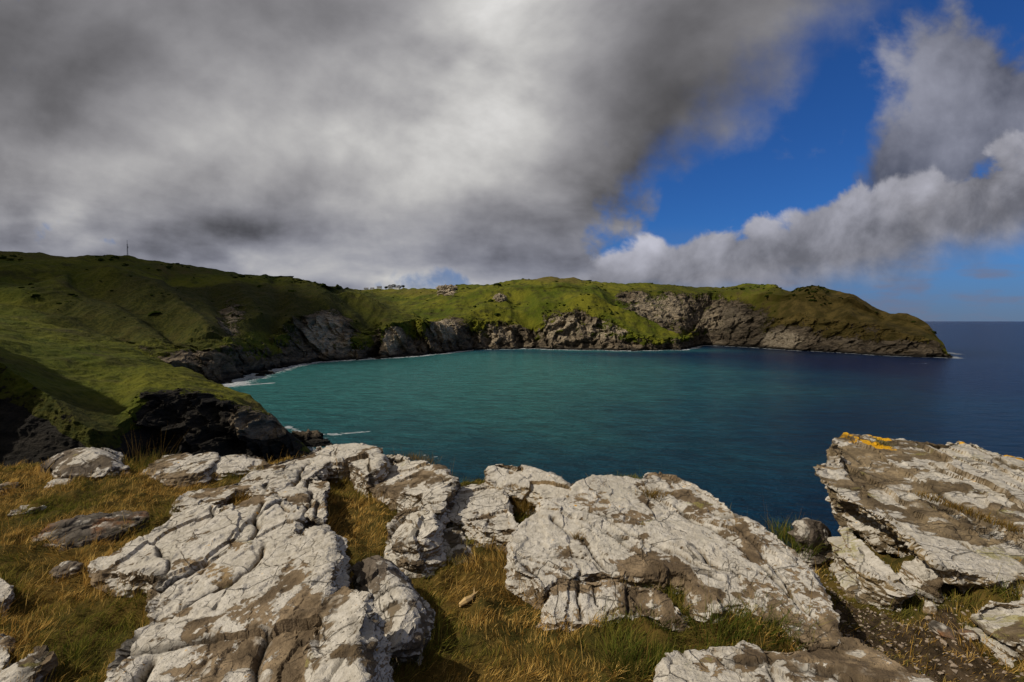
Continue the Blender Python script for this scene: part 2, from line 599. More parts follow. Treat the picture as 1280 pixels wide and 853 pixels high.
def turf_mat():
    m, g, p = material('turf_soil')
    P = g.geo('Position')
    soil = g.attr('soil')
    a = g.noise(P, 1.7, 5, 0.6)
    b = g.noise(P, 14.0, 6, 0.68)
    c_ = g.noise(P, 70.0, 4, 0.65)
    gr = g.mix(g.ss(a, 0.4, 0.62), (0.048, 0.042, 0.010), (0.105, 0.068, 0.017))
    gr = g.mix(g.ss(b, 0.45, 0.7), gr, (0.12, 0.078, 0.02))
    so = g.mix(g.ss(b, 0.35, 0.65), (0.026, 0.018, 0.010), (0.085, 0.058, 0.034))
    so = g.mix(g.ss(c_, 0.62, 0.74), so, (0.22, 0.18, 0.13))
    c = g.mix(g.ss(soil + (b - 0.5) * 0.7, 0.4, 0.6), gr, so)
    g.put(p.inputs['Base Color'], c)
    p.inputs['Roughness'].default_value = 1.0
    p.inputs['Specular IOR Level'].default_value = 0.05
    g.put(p.inputs['Normal'], g.bump(b * 0.03 + c_ * 0.012, 1.0, 1.0))
    return m


def blade_mat(name='grass_blades'):
    m, g, p = material(name)
    col = g.attr('col', 'Color')
    t = m.node_tree
    t.nodes.remove(p)
    df = t.nodes.new('ShaderNodeBsdfDiffuse')
    tr = t.nodes.new('ShaderNodeBsdfTranslucent')
    mx = t.nodes.new('ShaderNodeMixShader')
    g.put(df.inputs[0], col)
    g.put(tr.inputs[0], col)
    mx.inputs[0].default_value = 0.35
    t.links.new(df.outputs[0], mx.inputs[1])
    t.links.new(tr.outputs[0], mx.inputs[2])
    o = [n for n in t.nodes if n.type == 'OUTPUT_MATERIAL'][0]
    t.links.new(mx.outputs[0], o.inputs[0])
    return m


M_HILL = hill_mat()
M_SEA = sea_mat()
M_TURF = turf_mat()
M_BLADE = blade_mat()


# ------------------------------------------------------------------ far land
def curve(pts):
    """pts: ('v', px, py, depth) seen point or ('z', px, z, depth); returns a(=X/Y), depth, z"""
    out = []
    for k, px, q, Y in pts:
        py = q if k == 'v' else 401.5 - (q - H) / Y * 640
        x, y, z = ray(px, py)
        out.append((x / y, Y, (H + z / y * Y) if k == 'v' else q))
    return np.array(sorted(out))


def land(curves, ncol, rows, a0, a1, sig):
    a = np.linspace(a0, a1, ncol)
    Ys, Zs = [], []
    ker = np.exp(-0.5 * (np.arange(-3 * sig, 3 * sig + 1) / sig) ** 2)
    ker /= ker.sum()
    def sm(v):
        return np.convolve(np.pad(v, 3 * sig, mode='edge'), ker, 'valid')
    for c in curves:
        Ys.append(sm(np.interp(a, c[:, 0], c[:, 1])))
        Zs.append(sm(np.interp(a, c[:, 0], c[:, 2])))
    Yr, Zr, T = [], [], []
    for k, n in enumerate(rows):
        t = np.arange(n) / n
        for s in t:
            Yr.append(Ys[k] * (1 - s) + Ys[k + 1] * s)
            Zr.append(Zs[k] * (1 - s) + Zs[k + 1] * s)
            T.append(k + s)
    Yr.append(Ys[-1]); Zr.append(Zs[-1]); T.append(len(rows))
    Y = np.array(Yr); Z = np.array(Zr); T = np.array(T)
    P = np.stack([a[None, :] * Y, Y, Z], -1)
    return P, T, a


def blobs(px, py, lst):
    v = np.zeros(len(px))
    for cx, cy, rx, ry, s in lst:
        v = np.maximum(v, s * (1 - sstep(np.hypot((px - cx) / rx, (py - cy) / ry), 0.45, 1.0)))
    return v


SHORE = [(-900, 300), (0, 300), (150, 312), (250, 345)]
for px, py in [(290, 478), (300, 472), (330, 464), (360, 458), (400, 452), (450, 449), (480, 448), (520, 445), (560, 441), (600, 437), (660, 436),
               (700, 437), (740, 437.5), (790, 438.5), (848, 437.5), (860, 436), (868, 432.5), (880, 431.5), (900, 432.5), (940, 434.5), (980, 437.5),
               (1050, 441), (1100, 444.5), (1150, 446.5), (1178, 447)]:
    p_ = at_z(px, py, 0.0)
    SHORE.append((px, p_[1]))
SHORE.append((1190, 640))
shY = lambda px: float(np.interp(px, [s[0] for s in SHORE], [s[1] for s in SHORE]))

END = 1190
c_under = [('z', px, -9, Y - 12) for px, Y in SHORE]
c_shore = [('z', px, -0.3, Y) for px, Y in SHORE[:-1]] + [('z', END, -8, 641)]
c_foot = [('z', px, 2.2 + 0.8 * math.sin(px * 0.11), Y + 7 + 2.5 * math.sin(px * 0.07)) for px, Y in SHORE[:-1]] + [('z', END, -8, 642)]
ct = [(-900, 440, 25), (0, 440, 25), (150, 447, 25), (230, 448, 22), (290, 437, 25), (340, 436, 25), (362, 404, 42), (400, 396, 46), (430, 412, 34),
      (455, 425, 24), (480, 412, 33), (500, 402, 42), (525, 400, 46), (545, 405, 42), (570, 411, 33), (600, 404, 40), (640, 405, 40), (665, 418, 28),
      (690, 396, 48), (720, 391, 55), (760, 404, 42), (800, 425, 18), (850, 423, 14), (862, 419, 16), (875, 402, 42), (900, 396, 52), (950, 398, 52),
      (1000, 400, 50), (1060, 405, 46), (1110, 414, 36), (1150, 424, 22), (1170, 432, 12), (1178, 441, 5)]
c_top = [('v', px, py, shY(px) + d) for px, py, d in ct] + [('z', END, -8, 643)]
c_crest = [('v', *q) for q in [(-900, 360, 420), (0, 365, 420), (165, 370, 480), (330, 378, 590), (400, 372, 680), (430, 361, 770), (445, 364, 790), (470, 377, 785),
           (500, 391, 775), (530, 401, 770), (550, 404, 810), (600, 387, 885), (660, 387, 895), (700, 374, 890), (740, 367, 880), (770, 381, 875),
           (800, 396, 860), (830, 409, 842), (852, 419, 824), (866, 419, 960), (880, 388, 1015), (900, 379, 1012), (950, 381, 950), (1000, 381, 862), (1060, 384, 815),
           (1110, 401, 750), (1150, 413, 702), (1170, 425, 672), (1178, 441, 648)]] + [('z', END, -8, 650)]
c_dip = [('v', *q) for q in [(-900, 345, 455), (0, 350, 455), (165, 355, 525), (330, 365, 645), (400, 362, 730), (430, 362, 850), (445, 369, 900), (470, 382, 890),
         (500, 395, 870), (530, 402, 850), (550, 401, 860), (600, 380, 925), (660, 378, 935), (700, 366, 930), (740, 365, 930), (770, 388, 925),
         (800, 404, 915), (830, 417, 905), (852, 427, 900), (866, 415, 970), (880, 384, 1022), (900, 375, 1020), (950, 377, 960), (1000, 377, 872), (1060, 380, 823),
         (1110, 399, 755), (1150, 411, 706), (1170, 424, 675), (1178, 440.5, 650)]] + [('z', END, -8, 652)]
c_up = [('v', *q) for q in [(-900, 325, 490), (0, 330, 490), (165, 337, 570), (330, 353, 700), (400, 353, 790), (430, 360, 1050), (445, 366, 1150), (500, 376, 1100),
        (545, 372, 1050), (600, 363, 985), (700, 357, 985), (740, 357, 1000), (770, 364, 1010), (800, 364, 1015), (860, 367, 1015), (900, 366, 1030), (930, 367, 1000),
        (985, 370, 895), (1040, 368, 850), (1080, 381, 790), (1110, 396, 758), (1150, 409, 708), (1170, 423, 677), (1178, 440, 652)]] + [('z', END, -8, 654)]
c_ridge = [('v', *q) for q in [(-900, 300, 560), (-200, 310, 520), (0, 313, 520), (60, 316, 560), (130, 320, 600), (165, 323, 620), (250, 333, 690), (330, 343, 760), (390, 348, 810),
           (420, 355, 850), (436, 361.5, 1250), (450, 363, 1400), (480, 363, 1400), (545, 360, 1300), (560, 358, 1120), (600, 356, 1090), (640, 353, 1100), (690, 348, 1110), (740, 351, 1110),
           (790, 355, 1110), (850, 357, 1110), (900, 358, 1090), (930, 357, 1060), (965, 358, 1000), (984, 363, 960), (990, 365, 940), (1004, 361, 910), (1030, 360, 890), (1050, 364, 870), (1080, 375, 820),
           (1110, 390, 770), (1130, 395, 745), (1155, 404, 714), (1172, 421, 682), (1178, 438, 655)]] + [('z', END, -8, 656)]
rid = curve(c_ridge)
c_back = np.array([[a, Y + (220 if a < 0.3 else 90 if a < 0.7 else 45), max(z - (25 if a < 0.3 else 60), -8)] for a, Y, z in rid])
c_far = np.array([[a, Y + (1500 if a < 0.3 else 200 if a < 0.7 else 75), -12] for a, Y, z in rid])
main_curves = [curve(c_under), curve(c_shore), curve(c_foot), curve(c_top), curve(c_crest), curve(c_dip), curve(c_up), rid, c_back, c_far]


def rough_land(P, T, top_k, amp_cliff, s_cliff, amp_grass, s_grass, rockm=None, damp=None):
    """displace a land sheet: crags on the steep part, hummocks and gullies on turf"""
    sh = P.shape
    Q = P.reshape(-1, 3).copy()
    Tt = np.repeat(T, sh[1])
    cliff = sstep(Tt, 0.9, 1.4) * (1 - sstep(Tt, top_k - 0.1, top_k + 0.45))
    cliff0 = cliff
    if rockm is not None:
        cliff = np.maximum(cliff, np.clip(rockm * 0.75, 0, 0.7))
    if damp is not None:
        cliff = cliff * damp
    p = Q / s_cliff
    big = fbm(p * np.array([1, 1, 0.5]), 4, 0.55, ridged=True) - 0.5
    fine = fbm(p * np.array([2.2, 2.2, 5.0]), 4, 0.6)
    mv = cliff * (big * amp_cliff + fine * amp_cliff * 0.28)
    Q[:, 1] -= mv
    Q[:, 0] += cliff * fbm(p * 1.4 + 40, 3) * amp_cliff * 0.4
    Q[:, 2] += cliff * fine * amp_cliff * 0.22
    grass = sstep(Tt, top_k - 0.2, top_k + 0.5)
    gr2 = fbm(Q * np.array([1, 0.35, 0.1]) / (s_grass * 0.55) + 31, 3, 0.5, ridged=True) - 0.8
    Q[:, 2] += grass * gr2 * amp_grass * 0.6
    gl = fbm(Q * np.array([1, 0.45, 0.2]) / s_grass, 5, 0.55)
    Q[:, 2] += grass * gl * amp_grass + grass * fbm(Q / 7.0, 3) * 0.5
    return Q, cliff0, Tt


P, T, a_ = land(main_curves, 1250, [6, 8, 46, 60, 22, 44, 60, 10, 8], -1.6, curve([('z', END, -8, 650)])[0, 0], 3)
Tt = np.repeat(T, P.shape[1])
cliff = sstep(Tt, 0.9, 1.4) * (1 - sstep(Tt, 2.9, 3.45))
hpx, hpy = to_px(P.reshape(-1, 3))
rock = cliff * np.clip(np.where(hpx > 950, 0.48, 0.58) + 0.42 * fbm(np.stack([hpx / 24.0, hpy / 60.0, 0 * hpx], 1), 3) - 0.25 * sstep(Tt, 1.9, 2.9), 0.1, 0.95)
rock = np.maximum(rock, 0.95 * sstep(Tt, 0.8, 1.2) * (1 - sstep(Tt, 2.2, 2.8)))
far_face = (hpx > 762) & (hpx < 1000)
rock = np.maximum(rock, blobs(hpx, hpy, [(290, 395, 26, 30, 0.55), (405, 415, 55, 36, 0.9), (492, 425, 18, 26, 0.8), (560, 418, 42, 28, 0.85), (640, 420, 50, 20, 0.8),
      (560, 362, 16, 13, 0.9), (626, 374, 12, 9, 0.7), (715, 408, 55, 28, 0.75), (765, 408, 42, 18, 0.55), (850, 392, 110, 36, 0.72), (915, 400, 70, 34, 0.75),
      (985, 420, 45, 20, 0.8), (1100, 436, 110, 16, 0.75), (250, 455, 70, 25, 0.9), (790, 372, 30, 12, 0.8), (60, 345, 0.1, 0.1, 0)]))
rock = np.where((hpx > 735) & (hpx < 868) & (Tt > 3.05) & (Tt < 5.0), rock * 0.2, rock)
rock = np.where((hpx > 545) & (hpx < 850) & (hpy < 395) & (hpy > 366) & (Tt < 4.2) & (hpx < 690), rock * 0.55, rock)
pale = blobs(hpx, hpy, [(408, 418, 32, 34, 1.0), (440, 432, 22, 18, 0.9), (490, 424, 15, 24, 1.0), (555, 412, 24, 18, 1.0), (620, 418, 30, 18, 0.6), (700, 410, 40, 22, 0.7),  # sunlit cliff faces painted lighter, along with pale stone
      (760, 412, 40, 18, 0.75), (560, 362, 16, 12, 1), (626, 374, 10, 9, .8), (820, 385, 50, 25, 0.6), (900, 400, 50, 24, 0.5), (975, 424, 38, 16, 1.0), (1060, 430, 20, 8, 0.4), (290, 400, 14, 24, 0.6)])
brown = blobs(hpx, hpy, [(1075, 400, 170, 60, 1.15), (960, 385, 70, 30, 0.45), (30, 320, 120, 10, 0.4), (690, 350, 60, 6, 0.7), (520, 366, 60, 5, 0.4), (230, 338, 60, 8, 0.4)])
bracken_and_shade = blobs(hpx, hpy, [(250, 390, 330, 70, 1.0), (430, 390, 110, 40, 0.9), (870, 365, 110, 16, 0.8), (110, 345, 200, 40, 0.6), (1000, 372, 100, 20, .7)])
bracken_and_shade *= 1 - 0.8 * blobs(hpx, hpy, [(260, 346, 110, 9, 1), (330, 425, 60, 12, .8), (60, 330, 90, 10, .6), (560, 385, 60, 20, 1)])
Q, cliff, Tt = rough_land(P, T, 3, 12.0, 26.0, 5.0, 95.0, np.where(Tt > 3.2, rock, 0))
def pxline(lst, prof):
    out = np.zeros(len(hpx))
    for pts, w, d in lst:
        q = np.array(pts, float)
        k = (hpx > q[:, 0].min() - 3 * w) & (hpx < q[:, 0].max() + 3 * w)
        out[k] += d * np.exp(-(seg_dist(hpx[k] + 3.0 * jx[k], hpy[k] + 2.0 * jx[k], q) / w) ** 2)
    return out


jx = perlin(np.stack([hpx / 14.0, hpy / 14.0, 0 * hpx], 1))
Q[:, 2] -= (Tt > 3.2) * (Tt < 7.0) * pxline([([(95, 352), (150, 372), (200, 398), (245, 440)], 9, 9), ([(215, 352), (262, 362), (285, 395), (300, 428)], 10, 8), ([(345, 352), (352, 380), (340, 420)], 9, 6),
      ([(0, 372), (90, 388), (160, 415)], 7, 5), ([(420, 362), (452, 385), (466, 410)], 8, 7), ([(640, 372), (650, 392), (668, 415)], 8, 6), ([(590, 380), (600, 405)], 7, 4), ([(700, 365), (690, 385)], 9, 4), ([(940, 378), (955, 400)], 9, 6), ([(1040, 372), (1030, 410)], 10, 7), ([(1100, 396), (1092, 425)], 7, 5)], 0)
Q[:, 2] += (Tt > 3.2) * (Tt < 7.0) * pxline([([(130, 345), (215, 375), (265, 420)], 9, 6), ([(300, 360), (325, 400)], 9, 5), ([(385, 358), (415, 385)], 9, 4), ([(670, 375), (675, 390)], 8, 4), ([(990, 372), (1000, 400)], 9, 5), ([(1065, 378), (1060, 415)], 8, 5)], 0)
rg = (Tt > 5.9) * (Tt < 8.3)
Q[:, 2] += rg * (pxline([([(940, 350), (960, 366)], 16, 2), ([(1015, 350), (1020, 375)], 17, 2.5), ([(1062, 360), (1064, 380)], 12, 3), ([(1135, 390), (1137, 405)], 12, 3.5), ([(690, 340), (700, 358)], 26, 3), ([(1160, 402), (1162, 420)], 8, 3)], 0)
      - pxline([([(986, 350), (988, 372)], 7, 4), ([(1095, 370), (1097, 395)], 10, 3)], 0))
Q[:, 1] += (Tt > 1.6) * (Tt < 4.3) * pxline([([(378, 424), (376, 446)], 7, 16), ([(468, 405), (470, 444)], 8, 24), ([(514, 396), (518, 442)], 11, 32), ([(590, 412), (592, 435)], 6, 14), ([(668, 412), (670, 434)], 6, 14), ([(345, 435), (330, 458)], 7, 12), ([(745, 410), (742, 436)], 5, 8)], 0)
me = new_mesh('hills', Q, grid_faces(*P.shape[:2]), M_HILL, False)
add_attr(me, 'rock', rock); add_attr(me, 'pale', pale); add_attr(me, 'brown', brown); add_attr(me, 'bracken_and_shade', bracken_and_shade)
tag(link('hills', me), kind='structure')
HQ, HPX, HPY, HT, HROCK = Q, hpx, hpy, Tt, rock
Qg = Q.reshape(P.shape)
first = np.argmax(Qg[:, :, 2] > 0.1, axis=0)
SHORE_XY = np.array([Qg[first[c], c, :2] for c in range(0, P.shape[1], 3) if first[c] > 0 and Qg[first[c], c, 0] > -330])

# ------------------------------------------------------------------ near spur on the left
n1 = [('z', px, 0, Y) for px, Y in [(-900, 60), (-300, 92), (0, 112), (120, 116), (200, 128), (300, 140), (360, 150), (388, 157), (402, 163)]] + [('z', 410, -4, 165)]
n0 = [(k, px, -7, Y - 8) for k, px, z, Y in n1]
n2 = [('z', -900, 78, 90), ('z', -420, 106, 118)] + [('v', *q) for q in [(-120, 415, 146), (0, 452, 140), (60, 490, 133), (110, 535, 124), (150, 540, 130), (180, 493, 148), (230, 489, 154), (300, 503, 154), (340, 523, 156),  # unseen hill past the left edge, raised to throw shadow on the slope
      (370, 552, 160), (390, 566, 163), (402, 574, 164)]] + [('z', 410, -4, 165.5)]
n3 = [('z', -900, 96, 110), ('z', -420, 106, 140)] + [('v', *q) for q in [(-120, 398, 182), (0, 421, 182), (60, 440, 182), (120, 460, 175), (200, 471, 180), (240, 477, 180), (280, 491, 177), (310, 504, 171),
      (340, 521, 165), (370, 551.5, 163), (390, 566, 164), (402, 574, 165)]] + [('z', 410, -4, 166)]
n4 = [('z', -900, 96, 140), ('z', -420, 92, 190)] + [('v', *q) for q in [(-120, 380, 240), (0, 395, 236), (60, 405, 236), (130, 421, 232), (200, 452, 222), (240, 466, 210), (280, 484, 195), (310, 496, 183),
      (340, 518, 172), (360, 540, 167), (375, 552, 166), (390, 566, 166), (402, 574, 166)]] + [('z', 410, -4, 166.5)]
n5 = [('z', px, z, Y) for px, z, Y in [(-900, 60, 250), (0, 20, 275), (120, 6, 262), (200, 1, 250), (280, 0, 226), (330, -0.3, 205), (370, -0.3, 186), (402, -1, 172)]] + [('z', 410, -4, 170)]
n6 = [(k, px, (z - 20 if z > 2 else -8), Y + 14) for k, px, z, Y in n5]
near_curves = [curve(c) for c in (n0, n1, n2, n3, n4, n5, n6)]
P, T, a_ = land(near_curves, 900, [5, 110, 60, 50, 30, 6], -2.35, curve([('z', 410, -4, 166)])[0, 0], 3)
pp = P.reshape(-1, 3)
hpx, hpy = to_px(pp)
Q, cliff, Tt = rough_land(P, T, 2, 5.5, 11.0, 1.6, 34.0, None, 0.25 + 0.75 * sstep(hpx, 130, 200))
rock = cliff * 0.9
rock = np.maximum(rock, blobs(hpx, hpy, [(270, 545, 110, 45, 0.95), (350, 545, 60, 40, 0.85), (225, 445, 12, 4, 0.7), (115, 500, 10, 8, .6)]))
rock = np.where(hpx < 178, np.where(Tt > 1.75, rock * 0.3, rock), rock)
rock = np.where(Tt > 4.3, np.maximum(rock, 0.8), rock)
add = blobs(hpx, hpy, [(335, 522, 44, 26, 0.5)])  # lit rocks at the nose painted lighter
add = np.where(add > 0.05, add, -0.9 * sstep(pp[:, 1], 260, 235))  # negative values paint the shade of the cliff face into the rock colour
brown = blobs(hpx, hpy, [(310, 515, 60, 18, 0.5)])
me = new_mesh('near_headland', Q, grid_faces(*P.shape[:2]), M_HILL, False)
add_attr(me, 'rock', rock); add_attr(me, 'pale', add); add_attr(me, 'brown', brown); add_attr(me, 'bracken_and_shade', np.maximum(0.5, blobs(hpx, hpy, [(60, 540, 170, 80, 1.0)])))  # bracken tone plus the left shadow wedge painted into the turf colour
tag(link('near_hill', me), kind='structure')
NQ = Q

# ------------------------------------------------------------------ sea
th = np.concatenate([np.linspace(-math.pi, -0.9, 90)[:-1], np.linspace(-0.9, 0.9, 1000), np.linspace(0.9, math.pi, 90)[1:]])
rr = np.concatenate([np.geomspace(8, 100, 14)[:-1], np.linspace(100, 1150, 420), np.geomspace(1160, 90000, 60)])
R, TH = np.meshgrid(rr, th, indexing='ij')
sx, sy = (R * np.sin(TH)).ravel(), (R * np.cos(TH)).ravel()
SP = np.stack([sx, sy, np.zeros_like(sx)], 1)
shore_xy = SHORE_XY
near_back = [((px - 640) / 640 * Y, Y) for k, px, z, Y in n5 if px > 100]
near_front = [((px - 640) / 640 * Y, Y) for k, px, z, Y in n1 if px > 100]
d1 = seg_dist(sx, sy, shore_xy)
d2 = np.minimum(seg_dist(sx, sy, near_back), seg_dist(sx, sy, near_front))
spx = 640 + 640 * sx / np.maximum(sy, 1)
wid = np.interp(spx, [200, 290, 330, 420, 480, 560, 640, 760, 860, 1000, 1170, 1200], [16, 22, 22, 17, 14, 15, 12, 14, 14, 8, 8, 12])
foam = 1.35 * np.exp(-(d1 / wid) ** 2) * (0.72 + 0.4 * perlin(np.stack([sx / 35, sy / 35, 0 * sx], 1)))
foam = np.maximum(foam, 0.62 * np.exp(-(d2 / 3.0) ** 2))
for pts, w, s in [([(302, 482), (320, 480.5), (340, 479)], 3.2, 0.85), ([(360, 533), (372, 540), (390, 544), (420, 543), (458, 540)], 2.6, 0.72),
                  ([(405, 548), (420, 547)], 1.5, 0.55), ([(1176, 442), (1186, 441), (1198, 443)], 7, 0.95), ([(800, 436), (858, 434)], 6, 0.7), ([(515, 567), (545, 571)], 1.0, 0.55),
                  ([(1140, 455), (1160, 454)], 3, 0.5)]:
    q = at_z(np.array([p[0] for p in pts]), np.array([p[1] for p in pts]), 0.0)
    foam = np.maximum(foam, s * np.exp(-(seg_dist(sx, sy, q[:, :2]) / w) ** 2))
dc = np.hypot((sx + 150) / 480, (sy - 470) / 480)
shallow = 1.0 - sstep(dc, 0.15, 1.25)
shallow = np.maximum(shallow, 0.75 * np.exp(-(np.hypot((sx - 120) / 260, (sy - 800) / 110)) ** 2))
me = new_mesh('sea', SP, grid_faces(len(rr), len(th)), M_SEA)
add_attr(me, 'foam', foam); add_attr(me, 'shallow', shallow)
tag(link('sea', me), kind='structure')

# ------------------------------------------------------------------ our own cliff top (turf)
GZ = H - 1.6
EDGE = [(-900, 578), (0, 577), (60, 580), (170, 583), (260, 588), (330, 581), (420, 566), (480, 576), (560, 606), (620, 596), (700, 606), (800, 597), (900, 632), (975, 676),
        (1010, 684), (1045, 676), (1100, 610), (1280, 585), (2200, 585)]
ep = np.array([at_z(px, py, GZ)[:2] for px, py in EDGE])
SOIL = [at_z(px, py, GZ)[:2] for px, py in [(1030, 690), (1075, 720), (1130, 740), (1200, 735), (1225, 780), (1300, 830), (1300, 900), (1150, 870), (1100, 800), (1060, 790), (1030, 740)]]


def ground_z(x, y):
    p = np.stack([x, y, 0 * x], 1)
    z = GZ + 0.05 * fbm(p * 1.3, 3) + 0.055 * np.abs(fbm(p * 3.6 + 9, 3)) + 0.030 * fbm(p * 8.0 + 9, 2) - 0.02
    # little sunken path between the outcrops on the right
    sd = seg_dist(x, y, np.array([at_z(q[0], q[1], GZ)[:2] for q in [(1015, 690), (1090, 745), (1190, 830), (1300, 900)]]))
    z -= 0.16 * np.exp(-(sd / 0.55) ** 2)
    ey = np.interp(x / np.maximum(y, 0.2), ep[:, 0] / ep[:, 1], ep[:, 1])
    o = y - ey + 0.10 * perlin(p * 2.1 + 5)
    z -= np.where(o > 0, o * 0.9 + o * o * 2.2, 0)
    return z


gx = np.concatenate([np.linspace(-26, -7.2, 40)[:-1], np.arange(-7.2, 7.2, 0.03), np.linspace(7.2, 26, 40)])
gy = np.concatenate([np.linspace(-14, 0.6, 40)[:-1], np.arange(0.6, 7.6, 0.03), np.linspace(7.6, 11.5, 45)[1:]])
GX, GY = np.meshgrid(gx, gy)
x, y = GX.ravel(), GY.ravel()
z = np.maximum(ground_z(x, y), -6)
soil = np.where(in_poly(x, y, SOIL), 1.0, 0.0) * sstep(seg_dist(x, y, SOIL, True), 0.0, 0.12)
me = new_mesh('cliff_top', np.stack([x, y, z], 1), grid_faces(len(gy), len(gx)), M_TURF)
add_attr(me, 'soil', soil)
tag(link('cliff_top_ground', me), kind='structure')


# ------------------------------------------------------------------ foreground outcrops
def plane3(pts):
    """plane through three seen points, each (px, py, height above the turf)"""
    q = np.array([at_z(px, py, GZ + h) for px, py, h in pts])
    n = np.cross(q[1] - q[0], q[2] - q[0])
    if n[2] < 0: n = -n
    return q[0], n / np.linalg.norm(n)


def on_plane(px, py, pl):
    q0, n = pl
    d = np.stack(ray(px, py), -1)
    o = np.array([0, 0, H])
    t = ((q0 - o) @ n) / (d @ n)
    return o + d * t[..., None]


GR = 'lichen covered rocks along the cliff edge'
ROCKS = []          # outlines in plan, used to keep turf off the stone
KD_SEED = 100


def vor_edges(p, seeds):
    """(distance to cell border, id of cell)"""
    best = np.full(len(p), 1e9); second = np.full(len(p), 1e9); idx = np.zeros(len(p), int)
    for k, s in enumerate(seeds):
        d = np.sqrt(((p - s) ** 2).sum(1))
        b = d < best
        second = np.where(b, best, np.minimum(second, d))
        idx = np.where(b, k, idx)
        best = np.minimum(best, d)
    return second - best, idx


